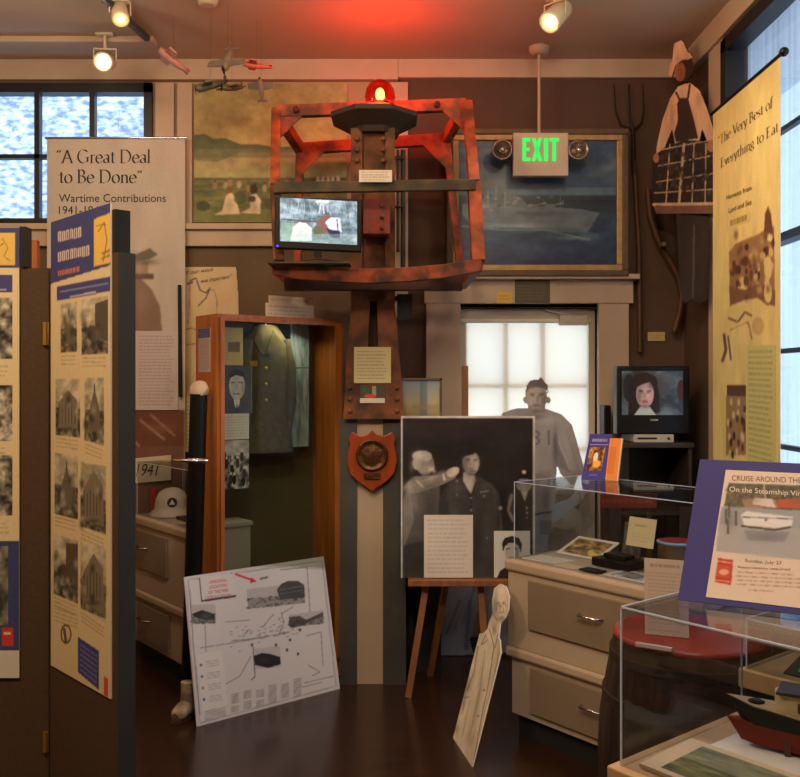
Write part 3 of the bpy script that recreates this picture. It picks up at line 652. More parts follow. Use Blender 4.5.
p.poly([(78, 637), (99, 651), (99, 690), (78, 672)], (62, 64, 124))
for k in range(6): p.line([(80, 644+k*5), (97, 656+k*5.4)], 1.2, (150, 150, 190), .7)
p.poly([(104, 676), (108, 679), (108, 698), (104, 695)], (196, 70, 50))
for x0, x1, a0, a1, b0, b1 in pics:
    cx = (x0+x1)/2; my = (a0+b0)/2
    for k in range(7): p.soft(x0+rr.random()*(x1-x0), a0+12+rr.random()*(b0-a0-14), 3, 6, rr.choice([(30, 28, 26), (196, 186, 162), (120, 110, 92)]), .65)
    p.soft(cx, b0-5, 8, 3, (40, 36, 32), .5)
p.soften(1); p.noise(4)
p.build('poster', k2, th=.006, m=colmat('matte_print', .75))

# wooden post seen between the two panels
tag(MB().box((P(31, 0, 5.0).x, 5.0, 0), (P(37, 0, 5.0).x, 5.04, P(0, 240, 5.0).z)).box((P(31, 0, 5.0).x-.12, 4.88, 0), (P(37, 0, 5.0).x+.12, 5.16, .03)).build('wooden_post', M_oak), 'slim orange wooden post seen above the fold between the two display panels', 'post')

# ================================================================== RUSTY TOWER WITH THE RED BEACON
YT = 4.72
tw = thing('beacon_tower', (P(373, 0, 4.77).x, 4.85, 0), 'rusty orange steel tower with an open square top frame and a lit red beacon', 'tower')
def X(px, Y): return (px-CX)*Y/F
def Z(py, Y): return CZ+(HY-py)*Y/F
Yc = 4.77
zc = Z(418, Yc)
MB().box((X(340, Yc), Yc, 0), (X(357, Yc), Yc+.2, zc)).build('channel_post', M_dark, tw)
MB().box((X(383, Yc), Yc, 0), (X(406, Yc), Yc+.2, zc)).build('channel_post', M_dark, tw)
MB().box((X(357, Yc), Yc+.015, 0), (X(383, Yc), Yc+.19, zc)).build('infill_board', mat('tan_board', (168, 146, 118), .6), tw)
# rusty lower column: two flared channels and a riveted plate
def prismpx(pts, Y, d, name, m, par=tw): return MB().prism([P(x, y, Y) for x, y in pts], (0, d, 0)).build(name, m, par)
prismpx([(352, 296), (370, 296), (366, 384), (345, 384)], 4.74, .22, 'column_leg', M_rust2)
prismpx([(377, 296), (394, 296), (402, 384), (379, 384)], 4.74, .22, 'column_leg', M_rust2)
prismpx([(360, 290), (388, 290), (390, 418), (358, 418)], 4.80, .06, 'column_web', mat('dark_rust', (66, 40, 26), .85, scale=20, bump=.5))
prismpx([(346, 380), (402, 380), (404, 419), (343, 419)], 4.725, .012, 'foot_plate', M_rust2)
for x in (350, 397):
    for y in (388, 399, 411): MB().ball(P(x, y, 4.722), .013, 8).build('rivet', M_rust2, tw)
# upper column
MB().box((X(351, YT), YT, Z(300, YT)), (X(362, YT), YT+.2, Z(128, YT))).box((X(385, YT), YT, Z(300, YT)), (X(395, YT), YT+.2, Z(128, YT))).box((X(362, YT), YT+.03, Z(300, YT)), (X(385, YT), YT+.17, Z(128, YT))).build('upper_column', M_rust2, tw)
for x in (357, 383):
    for y in (139, 150, 161): MB().lathe(P(x, y, YT-.0), [(.014, 0), (.014, .018), (.008, .022)], 6, axis=(0, -1, 0)).build('rivet', M_rust2, tw)
MB().box((X(363, 4.6), 4.6, Z(234, 4.6)), (X(390, 4.6), 4.72, Z(199, 4.6))).build('junction_box', mat('dull_red_paint', (140, 44, 30), .6, scale=12, bump=.2, rgb2=(100, 40, 26)), tw, bevel=.006)
for y in (206, 217, 228): MB().lathe(P(382, y, 4.6), [(.011, 0), (.011, .02), (.006, .024)], 8, axis=(0, -1, 0)).build('bolt', M_rust2, tw)
MB().tube([P(398, 150, 4.9), P(398, 252, 4.9)], .009).tube([P(403, 150, 4.9), P(403, 285, 4.9)], .014).build('conduit', M_dark, tw)
for y in (158, 207): MB().tube([P(392, y, 4.88), P(404, y, 4.88)], .008).build('conduit_clip', M_dark, tw)
MB().box((X(397, 4.72), 4.72, Z(318, 4.72)), (X(412, 4.72), 4.9, Z(294, 4.72))).box((X(394, 4.78), 4.78, Z(300, 4.78)), (X(399, 4.78), 4.85, Z(296, 4.78))).build('shadow_block', M_blackm, tw)  # black box stands in for the dark shadow mass under the platform
# cap (eight sided) and beacon
cc = V(X(374, YT), YT+.1, 0); yy = YT+.1
zt_, zm, zb = Z(108.5, yy), Z(119, yy), Z(131.5, yy)
r1 = 21.5*yy/F/math.cos(math.pi/8); r2 = 46*yy/F; r3 = 25*yy/F/math.cos(math.pi/8)
MB().lathe(cc, [(r3*.9, zb-.03), (r3, zb), (r2, zm-.012), (r2, zm+.012), (r1, zt_)], 8, smooth=False, a0=math.pi/8).build('cap', mat('cap_steel', (58, 38, 28), .7, scale=10, bump=.3, rgb2=(50, 34, 26)), tw, bevel=.004)
bc = V(X(380, yy), yy, zt_)
bl = MB().lathe(bc, [(.085, 0), (.085, .015), (.07, .025)], 20).build('beacon_lamp', M_blackm, tw)
dome = MB().lathe(bc+V(0, 0, .02), [(.076, 0), (.082, .04), (.076, .08), (.056, .112), (.026, .13), (.001, .135)], 24)
m = glass('red_glass', (255, 120, 90), .8); dome.build('lamp_dome', m, bl)
MB().ball(bc+V(-.0, 0, .075), .024, 10, (1, 1, 1.4)).build('bulb', emis('bulb_glow', (255, 190, 80), 30), bl)
# top frame
YF0, YM0, YB0, YF1 = 4.9, 4.56, 4.42, 5.32
ft = {}
def fb(a, b, name='frame_bar', w=.05, h=.065, m=M_rust, up=(0, 0, 1)): return MB().bar(a, b, w, h, up).build(name, m, tw, bevel=.004)
FTL, FTR, FBL, FBR = P(276, 112, YF0), P(466, 105, YF0), P(279, 262, YB0), P(478, 262, YB0)
FML, FMR = P(275, 187, YM0), P(474, 184, YM0)
BTL, BTR = P(300, 149, YF1), P(446, 139, YF1); BBL, BBR = P(297, 284, YF1), P(462, 284, YF1)
fb(FTL, FTR); fb(BTL, BTR); fb(FTL, BTL); fb(FTR, BTR)
fb(P(274, 188, YM0-.04), P(476, 185, YM0-.04), w=.035, h=.055, m=M_rust3)
fb(FTL, FML, w=.05, h=.05, m=M_rust); fb(FML, FBL, w=.05, h=.05, m=M_rust2); fb(P(467, 104, YF0), FMR, w=.055, h=.06); fb(FMR, FBR, w=.065, h=.055)
fb(BTL, BBL, w=.045, h=.05); fb(BTR, BBR, w=.045, h=.05)
fb(P(299, 190, YF1), P(458, 188, YF1), w=.03, h=.035, m=M_rust3)
# bottom: sagging front beam, sides, back beam and the two dark bearers
tp = [(272, 262), (300, 266), (340, 268), (373, 268.5), (410, 267), (445, 264), (482, 258)]; bt = [(482, 271), (445, 277.5), (410, 281), (373, 283), (340, 282), (300, 279), (272, 274)]
MB().prism([P(x, y, YB0-.03) for x, y in tp+bt], (0, .05, 0)).build('front_beam', mat('worn_orange_steel', (150, 68, 32), .8, scale=12, bump=.4, rgb2=(66, 38, 24)), tw, bevel=.003)
fb(P(277, 268, YB0), BBL, w=.05, h=.06); fb(P(478, 264, YB0), BBR, w=.05, h=.06); fb(BBL, BBR, w=.05, h=.06)
MB().box((X(285, 4.7), 4.66, Z(291, 4.7)), (X(462, 4.7), 4.72, Z(278, 4.7))).build('bearer', mat('dark_rust', (66, 40, 26)), tw, bevel=.004)
MB().box((X(285, 4.97), 4.92, Z(288, 4.97)), (X(462, 4.97), 4.97, Z(277, 4.97))).build('bearer', mat('dark_rust', (66, 40, 26)), tw, bevel=.004)
fb(P(300, 272, 4.44), P(308, 282, 5.06), w=.05, h=.03, m=M_rust3); fb(P(440, 270, 4.44), P(436, 281, 5.06), w=.05, h=.03, m=M_rust3)
for pts_, Y in (([(276, 117), (302, 116), (276, 142)], 4.86), ([(440, 108), (468, 107), (468, 134)], 4.86), ([(300, 151), (326, 150), (300, 176)], 5.29), ([(420, 142), (446, 141), (446, 168)], 5.29)):
    MB().prism([P(x, y, Y) for x, y in pts_], (0, .012, 0)).build('gusset', M_rust, tw)
for x, y in ((296, 110), (437, 105)): MB().lathe(P(x, y, 4.862), [(.018, 0), (.018, .02), (.01, .026)], 6, axis=(0, -1, 0)).build('bolt', mat('dark_rust', (66, 40, 26)), tw)
# notices fixed to the tower
def card(x0, y0, x1, y1, Y, n, label, bg=(206, 192, 150), cat='notice', fg=(110, 96, 70), name='notice_card', fill=.45, group=None):
    p = facing(x0, y0, x1, y1, Y, 420, bg=bg); p.lines(.08, .08, .92, .92, n, fg, .65, fill)
    return tag(p.build(name, th=.004), label, cat, group)
card(359, 170, 392, 182, 4.48, 4, 'small cream notice standing on the middle rail of the rusty tower frame', (216, 206, 184))
card(354, 347, 391, 383, 4.715, 9, 'square yellowish typed notice on the rusty tower column', (198, 182, 134))
p = facing(360, 385, 385, 403, 4.715, 420, bg=(70, 60, 46)); p.rect(360, 398, 385, 403, (200, 190, 170)); p.rect(362, 388, 370, 393, (50, 80, 60)); p.rect(372, 386, 376, 396, (150, 140, 110)); p.ell(370, 396, 6, 2, (190, 70, 50))
tag(p.build('small_photo', th=.003), 'small colour photograph below the square notice on the tower column', 'photograph')
# shield plaque
sp = thing('shield_plaque', P(372, 492, 4.72), 'shield-shaped varnished wooden plaque with a dark round bronze medallion', 'plaque')
half = [(0, 430), (4, 434), (12, 436), (20, 432), (24, 439), (22, 445), (24, 452), (25, 462), (22, 474), (14, 482), (6, 487), (0, 492)]
pts = [(372+x, y) for x, y in half]+[(372-x, y) for x, y in half[1:-1][::-1]]
MB().prism([P(x, y, 4.735) for x, y in pts], (0, .03, 0)).build('shield_board', M_plaq, sp, bevel=.005)
MB().lathe(P(372, 455, 4.735), [(.084, 0), (.084, .012), (.074, .016), (.07, .008), (.05, .012), (.02, .016), (.002, .016)], 32, axis=(0, -1, 0)).build('medallion', M_bronze, sp)
MB().box(P(364, 479, 4.724), P(380, 473, 4.734)).build('name_plate', M_bronze, sp)

# flat monitor on the tower frame
Ym = 4.34
mo = thing('flat_monitor', P(318, 262, Ym), 'flat black monitor on the rusty tower frame showing people working outdoors', 'monitor')
MB().prism([P(275, 196, Ym), P(362, 199, Ym), P(361, 252, Ym), P(274, 248, Ym)], (0, .04, 0)).build('monitor_case', M_black, mo, bevel=.005)
p = Print(P(280, 241, Ym-.002), P(357, 245, Ym-.002), P(280, 197.5, Ym-.002), 420, bg=(140, 160, 170))
p.blotch(0, 0, 1, 1, (88, 110, 120), (196, 214, 226), 9, 4)
rr = random.Random(2)
for i in range(46):
    x = 281+rr.random()*75; y = 199+rr.random()*18; p.line([(x, y), (x+rr.uniform(-3, 3), y+10)], .6, rr.choice([(220, 232, 240), (70, 96, 90)]), .6)
p.line([(281, 219), (318, 222)], 1.2, (110, 80, 70)); p.poly([(281, 222), (304, 223), (300, 240), (281, 240)], (150, 190, 160), .7)
p.poly([(290, 241), (293, 227), (299, 222), (306, 223), (312, 228), (312, 241)], (244, 242, 236)); p.poly([(316, 222), (324, 216), (332, 216), (336, 222), (330, 232), (320, 234)], (150, 96, 90))
p.poly([(325, 222), (331, 217), (340, 218), (342, 232), (330, 231)], (236, 240, 246)); p.poly([(326, 228), (332, 230), (340, 231), (340, 238), (332, 238)], (44, 44, 80)); p.line([(337, 219), (338, 232)], .8, (40, 50, 80)); p.ell(318, 231, 5, 6, (110, 110, 90))
p.line([(319, 214), (321, 204)], 1.4, (240, 240, 244)); p.line([(324, 214), (323, 204)], 1.4, (240, 240, 244)); p.line([(328, 212), (327, 205)], 1.2, (230, 210, 220)); p.rect(316, 200, 329, 203, (240, 240, 244))
p.rect(281, 234, 357, 245, (200, 222, 214), .4); p.soft(301, 232, 5, 7, (210, 220, 224), .5); p.soften(1); p.noise(8)
p.build('screen', mo, th=.001, m=colmat('screen_picture', .3, .75))
MB().box(P(314, 257, Ym+.01), P(322, 250, Ym+.03)).lathe(V(X(318, Ym), Ym+.04, Z(262, Ym)-.0), [(.11, 0), (.11, .006), (.03, .018)], 24, sy=.55).build('stand', M_black, mo)
MB().ball(P(277.5, 246, Ym-.001), .006, 6).build('power_light', emis('blue_led', (60, 50, 220), 2), mo)
MB().box((X(268, Ym), Ym-.03, Z(264, Ym)), (X(350, Ym), Ym+.13, Z(262.2, Ym))).build('shelf_plate', M_rust3, tw)

# ================================================================== TALL GLASS DISPLAY CABINET
A = V(-.905, 4.5, 0); cl = .72; cd = .25; cz = 1.947
cf = V(.8, .6, 0); cb = V(-.6, .8, 0)
cab = thing('display_cabinet', A+cf*cl/2+cb*cd/2, 'tall glass-fronted cabinet with an orange oak frame holding an olive uniform', 'cabinet')
MB().obox(A-cf*.012, cf*.018, cb*cd, V(0, 0, cz)).build('side_panel', M_oak, cab)
MB().obox(A+cf*(cl-.02), cf*.02, cb*cd, V(0, 0, cz-.02)).build('side_panel', M_oak, cab)
MB().obox(A+cf*.006+cb*cd, cf*(cl-.026), cb*.012, V(0, 0, cz-.02)).build('back_panel', mat('cabinet_back', (86, 76, 52), .9), cab)
MB().obox(A+V(0, 0, cz-.02), cf*cl, cb*(cd+.012), V(0, 0, .02)).build('top_panel', M_oak, cab)
MB().obox(A+V(0, 0, 0)+cb*.005+cf*.006, cf*(cl-.026), cb*cd, V(0, 0, .12)).build('plinth', M_oak, cab)
dr = MB().obox(A-cb*.012+V(0, 0, .1), cf*.02, -cb*.012, V(0, 0, cz-.12)).obox(A-cb*.012+V(0, 0, .1)+cf*(cl-.045), cf*.045, -cb*.012, V(0, 0, cz-.12)).obox(A-cb*.012+cf*.02+V(0, 0, cz-.036), cf*(cl-.065), -cb*.012, V(0, 0, .016)).obox(A-cb*.012+cf*.02+V(0, 0, .1), cf*(cl-.065), -cb*.012, V(0, 0, .05)).build('door_frame', M_oak, cab)
MB().obox(A-cb*.016+cf*.02+V(0, 0, .15), cf*(cl-.065), -cb*.003, V(0, 0, cz-.195)).build('door_glass', M_cabg, dr)
def cabsheet(x0, y0, x1, y1, depth, res=420, **k):      # sheet parallel to the cabinet front, depth behind it
    o = A+cb*depth; n = cb
    def w(px, py):
        d = V((px-CX)/F, 1, (HY-py)/F); c = V(0, 0, CZ); t = (o-c).dot(n)/d.dot(n); return c+d*t
    a, b = w(x0, y1), w(x1, y1); tl = w(x0, y0); b.z = a.z; tl.x, tl.y = a.x, a.y
    return Print(a, b, tl, res, **k)
p = cabsheet(206, 328, 214.5, 372, 0, bg=(170, 150, 150)); p.o = A-cf*.0135+cb*.2+V(0, 0, Z(371, 4.65)); p.x = -cb*.13; p.y = V(0, 0, .225); p.nrm = p.x.cross(p.y).normalized(); p.w = .13; p.h = .225
p = Print(A-cf*.0135+cb*.215+V(0, 0, 1.655), A-cf*.0135+cb*.075+V(0, 0, 1.655), A-cf*.0135+cb*.215+V(0, 0, 1.88), 420, bg=(176, 156, 156))
p.urect(0, .78, 1, 1, (70, 76, 130)); p.lines(.1, .05, .9, .75, 14, (130, 104, 110), .6); p.lines(.1, .8, .9, .97, 3, (140, 140, 180), .6)
tag(p.build('text_label', th=.002), 'narrow label with a blue heading stuck to the oak side of the tall cabinet', 'label')
ld = bpy.data.lights.new('cabinet_fill', 'AREA'); ld.energy = 1.5; ld.color = (1, .85, .62); ld.size = .1; ld.shape = 'RECTANGLE'; ld.size_y = .4  # area light added to brighten the cabinet contents, no fitting stands there
lo = bpy.data.objects.new('cabinet_fill', ld); COL.objects.link(lo); lo.location = A+cf*.36+cb*.06+V(0, 0, cz-.03); lo.rotation_euler = (.25, 0, math.atan2(cf.y, cf.x)+math.pi/2)
# things in the cabinet
p = cabsheet(221, 327, 243, 365, .1, bg=(206, 186, 120)); p.lines(.1, .1, .9, .95, 9, (176, 152, 96), .5); p.rect(228, 342, 240, 352, (110, 100, 76))
tag(p.build('yellow_page', th=.003), 'yellowed page behind the cabinet glass above the officer portrait', 'document')
p = cabsheet(221, 365, 252, 414, .03, 520); portrait(p, 221, 365, 252, 414, (74, 70, 76), (206, 200, 196), (40, 36, 38), (66, 62, 68)); p.ell(237, 386, 8, 14, (196, 190, 186)); p.poly([(228, 382), (229, 374), (236, 369), (244, 372), (246, 382), (243, 377), (236, 375), (230, 378)], (44, 40, 42)); p.line([(231, 383), (235, 382)], 1, (60, 54, 56)); p.line([(238, 382), (243, 383)], 1, (60, 54, 56)); p.line([(233, 394), (240, 394)], 1, (110, 90, 90)); p.soft(243, 388, 2.5, 8, (120, 114, 112), .6); p.soft(237, 387, 1, 4, (150, 144, 140), .5); p.soften(1); p.tone(.15, 6); p.noise(4)
tag(p.build('officer_portrait', th=.003), 'black and white portrait of a young man in uniform, inside the tall cabinet', 'photograph')
p = cabsheet(220, 414, 249, 440, .03, bg=(204, 200, 196)); p.lines(.06, .08, .94, .92, 8, (140, 136, 134), .6)
tag(p.build('typed_page', th=.003), 'white typed page under the portrait inside the tall cabinet', 'document')
p = cabsheet(220, 441, 249, 490, .03, 520, bg=(190, 188, 186)); p.blotch(0, 0, 1, .75, (40, 38, 40), (220, 218, 216), 7, 6); p.blotch(0, .7, 1, 1, (150, 148, 150), (200, 198, 196), 4, 2)
for i in range(9): x = 224+rr.random()*22; y = 455+rr.random()*28; p.ell(x, y, 2, 5, rr.choice([(30, 28, 30), (60, 58, 60)])); p.ell(x, y-6, 1.3, 1.6, (210, 206, 204))
tag(p.build('group_photograph', th=.003), 'black and white photograph of a crowd of soldiers, lowest in the tall cabinet', 'photograph')
p = cabsheet(291, 320, 309, 447, .17, 300, bg=(128, 152, 160)); p.blotch(0, 0, 1, 1, (92, 116, 126), (170, 188, 186), 8, 7, .8); p.line([(291, 368), (309, 368)], 1.4, (80, 96, 100)); p.noise(4)
tag(p.build('blue_reflection_strip', th=.006), 'long pale blue strip painted as the window reflection beside the uniform in the cabinet', 'reflection')  # strip paints the window's pale blue reflection on the cabinet glass
# uniform coat on a hanger
def cw(px, py, depth):
    n = cb; o = A+cb*depth; d = V((px-CX)/F, 1, (HY-py)/F); c = V(0, 0, CZ); return c+d*((o-c).dot(n)/d.dot(n))
ct = thing('uniform_jacket', cw(264, 450, .15), 'olive army uniform jacket hanging inside the tall oak cabinet', 'jacket')
mb = MB(); secs = [(325, 11, .030), (332, 15, .04), (345, 24, .055), (362, 23, .06), (395, 20, .055), (425, 24, .06), (452, 27, .065)]
vs = []; n = 20
for y, hw, dp in secs:
    c = cw(266, y, .15); c.z = cw(266, y, .15).z; w = hw*4.8/F*1.15
    for k in range(n):
        a = 2*math.pi*k/n; vs.append(c+cf*math.cos(a)*w+cb*math.sin(a)*dp*(1+.08*math.sin(5*a)))
fs = [(i*n+k, i*n+(k+1) % n, (i+1)*n+(k+1) % n, (i+1)*n+k) for i in range(len(secs)-1) for k in range(n)]
mb.add(vs, fs, True).add(vs[:n], [list(range(n))]).add(vs[-n:], [list(range(n))]); mb.build('jacket_body', M_olive, ct)
for sx, pts_ in ((-1, [(248, 340), (244, 365), (243, 400), (247, 430)]), (1, [(284, 340), (289, 368), (290, 402), (286, 432)])):
    MB().tube([cw(x, y, .14) for x, y in pts_], [.035, .038, .034, .028], 12).build('sleeve', M_olive, ct)
MB().prism([cw(258, 330, .095), cw(266, 352, .085), cw(262, 356, .085), cw(253, 340, .095)], cb*-.006).build('lapel', M_olive, ct)
MB().prism([cw(273, 330, .095), cw(279, 340, .095), cw(270, 356, .085), cw(266, 352, .085)], cb*-.006).build('lapel', M_olive, ct)
for y in (368, 384, 400): MB().ball(cw(266, y, .085), .009, 6).build('button', M_brass, ct)
MB().box(cw(250, 366, .086)+V(0, 0, 0), cw(257, 361, .086)+V(0, .006, 0)).build('badge', M_brass, ct)
MB().tube([cw(266, 318, .15)+V(0, 0, -.01), cw(266, 326, .15)], .004).build('hanger_hook', M_chrome, ct)
tag(MB().obox(A+cf*.03+cb*.03+V(0, 0, .12), cf*.16, cb*.16, V(0, 0, Z(526, 4.6)-.12)).obox(A+cf*.02+cb*.02+V(0, 0, Z(526, 4.6)), cf*.18, cb*.18, V(0, 0, .02)).build('pale_box', mat('pale_grey_board', (150, 146, 138), .7)), 'pale grey lidded box standing in the bottom of the tall cabinet', 'box')
bk = MB(); c0 = A+cf*.33+cb*.11+V(0, 0, .12)
tag(bk.lathe(c0, [(.075, 0), (.088, .1), (.094, .25), (.098, .36), (.1, .38), (.092, .38), (.09, .36), (.08, .05)], 28).build('wicker_basket', mat('wicker', (104, 66, 38), .8, scale=60, bump=1.0, rgb2=(50, 32, 20), stretch=(1, 1, 3))), 'brown wicker basket standing low in the tall cabinet beside the pale box', 'basket')
# cards standing on the cabinet
def cabcard(x0, y0, x1, y1, Y, n, label):
    card(x0, y0, x1, y1, Y, n, label, (206, 194, 176), fill=.35)
p = cabsheet(266, 304, 314, 317, .06, bg=(206, 192, 168)); zlo = cz; p.o.z = cz; p.y = V(0, 0, .075); p.h = .075; p.lines(.05, .1, .95, .9, 3, (150, 134, 110), .7); tag(p.build('name_card', th=.004), 'long low white card standing on top of the tall cabinet, in front', 'card', 'cards on the tall cabinet')
p = cabsheet(269, 291, 313, 317, .15, bg=(204, 190, 164)); p.o.z = cz; p.y = V(0, 0, .125); p.h = .125; p.lines(.05, .5, .95, .95, 2, (160, 144, 120), .7); tag(p.build('name_card', th=.004), 'taller white card standing behind the long low card on the tall cabinet', 'card', 'cards on the tall cabinet')

# hand drawn map poster on the wall and slim black rod beside it
p = Print(P(183, 440, 5.592), P(242, 440, 5.592), P(181, 267, 5.592), 240, bg=(206, 182, 138))
p.cut = True; p.mask[:] = False; p.poly([(181, 267), (236, 261), (239, 300), (240, 440), (184, 440)], (206, 182, 138)); p.blotch(0, 0, 1, 1, (196, 168, 124), (214, 192, 150), 5, 1, .6)
p.line([(190, 279), (189, 310), (188, 324)], 1, (170, 120, 150)); p.line([(190, 281), (196, 278), (200, 290), (206, 293), (210, 288), (206, 298), (198, 306)], 1, (70, 60, 70)); p.line([(187, 284), (193, 282)], 1.8, (80, 70, 70)); p.line([(208, 289), (214, 290), (217, 300), (217, 314)], .8, (140, 120, 110)); p.ell(225, 298, 8, 6, (214, 170, 130), .6); p.line([(184, 330), (192, 328), (200, 332)], .9, (120, 100, 80)); p.line([(186, 345), (200, 343)], .9, (120, 100, 80))
mp = thing('map_poster', P(211, 440, 5.592), 'hand-drawn tan map poster with a script heading on the wall behind the tall cabinet', 'poster'); p.soften(1); p.build('poster_sheet', mp, th=.003)
place_text('“If our work', p, (184, 275), (214, 271), 4, M_ink, mp, shear=.3); place_text('was important”', p, (201, 283), (232, 278), 4, M_ink, mp, shear=.3)
tag(MB().tube([P(180.5, 397, 5.5), P(179.5, 285, 5.5)], .011).tube([P(180.2, 330, 5.5), P(180.2, 330, 5.5)+V(0, .11, 0)], .008).build('wall_rod', M_blackm), 'slim black vertical rod on the wall left of the map poster', 'rod')

# ================================================================== DRAWER CABINETS WITH GLASS TOPS
def drawer_cabinet(A, L, D, dt, label, pulls, mirror=1, hz=.8):
    """A = front corner, L along +W*mirror, depth along U"""
    w = W*mirror; t = thing('drawer_cabinet', A+w*L/2+U*D/2, label, 'cabinet', 'cream drawer cabinets')
    MB().obox(A+w*.03+U*.04, w*(L-.06), U*(D-.08), V(0, 0, .1)).build('plinth', M_blackm, t)
    MB().obox(A+w*.012+U*.012+V(0, 0, .1), w*(L-.024), U*(D-.024), V(0, 0, .26)).build('lower_body', M_cream, t, bevel=.004)
    MB().obox(A-w*.01-U*.012+V(0, 0, .36), w*(L+.02), U*(D+.024), V(0, 0, .045)).build('middle_ledge', M_cream, t, bevel=.012)
    MB().obox(A+V(0, 0, .405), w*L, U*D, V(0, 0, hz-.05-.405)).build('upper_body', M_cream, t, bevel=.004)
    MB().obox(A-w*.012-U*.015+V(0, 0, hz-.05), w*(L+.024), U*(D+.03), V(0, 0, .05)).build('top', M_cream, t, bevel=.012)
    for z0, z1, off in ((hz-.29, hz-.075, 0), (.135, .335, .012)):
        a = A+w*dt[0]+U*off
        d = MB().obox(a+V(0, 0, z0)-U*.016, w*(dt[1]-dt[0]), U*.016, V(0, 0, z1-z0)).build('drawer', M_drawer, t, bevel=.003)
        zc_ = (z0+z1)/2+.02; pc = A+w*(dt[0]+(dt[1]-dt[0])*pulls)+U*(off-.016)+V(0, 0, zc_)
        MB().tube([pc-w*.06, pc-w*.05-U*.028, pc+w*.05-U*.028, pc+w*.06], .006, 8).build('handle', M_chrome, d)
    return t
def vitrine(A, w, L, u, D, z0, z1, label, name='glass_case', gr=None):
    t = thing(name, A+w*L/2+u*D/2+V(0, 0, z0), label, 'glass case', gr); th = .006; h = z1-z0
    for o_, e1, e2 in ((A, w*L, u*th), (A+u*(D-th), w*L, u*th), (A+u*th, w*th, u*(D-2*th)), (A+u*th+w*(L-th), w*th, u*(D-2*th))):
        MB().obox(o_+V(0, 0, z0), e1, e2, V(0, 0, h-th)).build('glass_side', M_acr, t)
    MB().obox(A+V(0, 0, z1-th), w*L, u*D, V(0, 0, th)).build('glass_top', M_acr, t)
    e = .0032
    for o_ in (A, A+w*(L-e), A+u*(D-e), A+w*(L-e)+u*(D-e)): MB().obox(o_+V(0, 0, z0)-w*.001-u*.001, w*e, u*e, V(0, 0, h+.0005)).build('glass_edge', M_edge, t)
    for o_, v_ in ((A, w*L), (A+u*(D-e), w*L), (A, u*D), (A+w*(L-e), u*D)):
        MB().obox(o_+V(0, 0, z1-e+.001)-w*.0015-u*.0015, v_, (u if v_.cross(w).length < 1e-6 else w)*e, V(0, 0, e)).build('glass_edge', M_edge, t)
    return t
LA = V(-1.107, 4.7, 0)
drawer_cabinet(LA, .74, .33, (.24, .66), 'cream drawer cabinet on the left between the display panel and the tall oak cabinet', .72, -1, .83)
vitrine(LA-W*.02+U*.02, -W, .70, U, .29, .831, 1.14, 'clear case over the white helmet on the left drawer cabinet', gr='clear cases on drawer cabinets')
RA = V(.492, 4.1, 0)
drawer_cabinet(RA, 1.0, .5, (.136, .85), 'cream drawer cabinet on the right with books standing on its glass case', .5, 1, .8)
vitrine(RA+W*.02+U*.02, W, .96, U, .46, .801, 1.15, 'long clear case of wartime papers on the right drawer cabinet', gr='clear cases on drawer cabinets')

# contents of the left case
def onc(O, wv, a, b, z): return O+wv*a+U*b+V(0, 0, z)
hp = onc(LA, -W, .555, .165, .832)
he = thing('white_helmet', hp, 'white civil defence helmet with a round badge in the left glass case', 'helmet')
R_ = .095
MB().lathe(hp, [(.13, .0), (.134, .006), (.124, .016), (.1, .04), (.099, .06), (.092, .1), (.072, .135), (.04, .155), (.002, .162)], 32).build('helmet_shell', mat('white_helmet_paint', (222, 206, 178), .4), he)
bd = (V(0, 0, CZ)-hp); bd.z = 0; bd.normalize(); c_ = hp+bd*.094+V(0, 0, .085)
bb = MB().lathe(c_, [(.028, 0), (.028, .006)], 24, axis=bd).build('badge', M_ink, he)
sx_ = bd.cross(V(0, 0, 1))
MB().prism([c_+bd*.0065+sx_*.017-V(0, 0, .012), c_+bd*.0065-sx_*.017-V(0, 0, .012), c_+bd*.0065+V(0, 0, .019)], bd*.001).build('triangle', M_wink, bb)
def upright(px0, py0, px1, py1, Y, res=380, lean=0, **k):
    a, b, c = P(px0, py1, Y), P(px1, py1, Y), P(px0, py0, Y)
    if lean: c = c+V(0, lean, 0)
    return Print(a, b, c, res, **k)
yc = thing('year_card', P(152, 481, 5.495), 'cream card printed with the year 1941 behind the white helmet', 'card')
p = Print(P(128, 484, 5.495), P(171, 480, 5.495), P(128, 459, 5.495), 420, bg=(214, 200, 168)); p.build('card_face', yc, th=.006)
place_text('1941', p, (136, 476), (159, 475), 12, M_blackm, yc, shear=.3)
MB().box(P(150, 478, 5.502), P(154, 474, 5.514)).build('card_clip', M_chrome, yc)
tag(MB().prism([onc(LA, -W, .705, .1, .833), onc(LA, -W, .65, .1, .98), onc(LA, -W, .71, .1, .98)], U*.01).build('red_pennant', M_red), 'small red triangular pennant at the left of the white helmet', 'pennant')
p = Print(onc(LA, -W, .42, .06, .834), onc(LA, -W, .24, .03, .834), onc(LA, -W, .36, .17, .835), 380, bg=(206, 184, 142)); p.lines(.1, .1, .9, .9, 6, (140, 110, 80))
tag(p.build('flat_card', th=.003), 'cream card lying flat at the front of the left glass case', 'card')
p = Print(onc(LA, -W, .34, .22, .834), onc(LA, -W, .18, .2, .834), onc(LA, -W, .24, .29, 1.12), 380, bg=(216, 202, 176), cut=True); p._poly([(0, 0), (1, 0), (.95, 1), (.7, 1)], None); p.lines(.2, .05, .9, .9, 12, (176, 150, 124), .5)
tag(p.build('folded_leaflet', th=.004), 'tall pale leaflet leaning upright beside the white helmet', 'leaflet')
tag(MB().obox(onc(LA, -W, .22, .10, .8345), -W*.14, U*.09, V(0, 0, .02)).build('dark_booklet', mat('maroon_cover', (70, 40, 34), .5)), 'dark maroon booklet lying in front of the pale leaflet in the left case', 'booklet')
p = facing(178, 397, 192, 452, 5.55, 300, bg=(206, 190, 130)); p.lines(.1, .05, .9, .95, 12, (140, 120, 80))
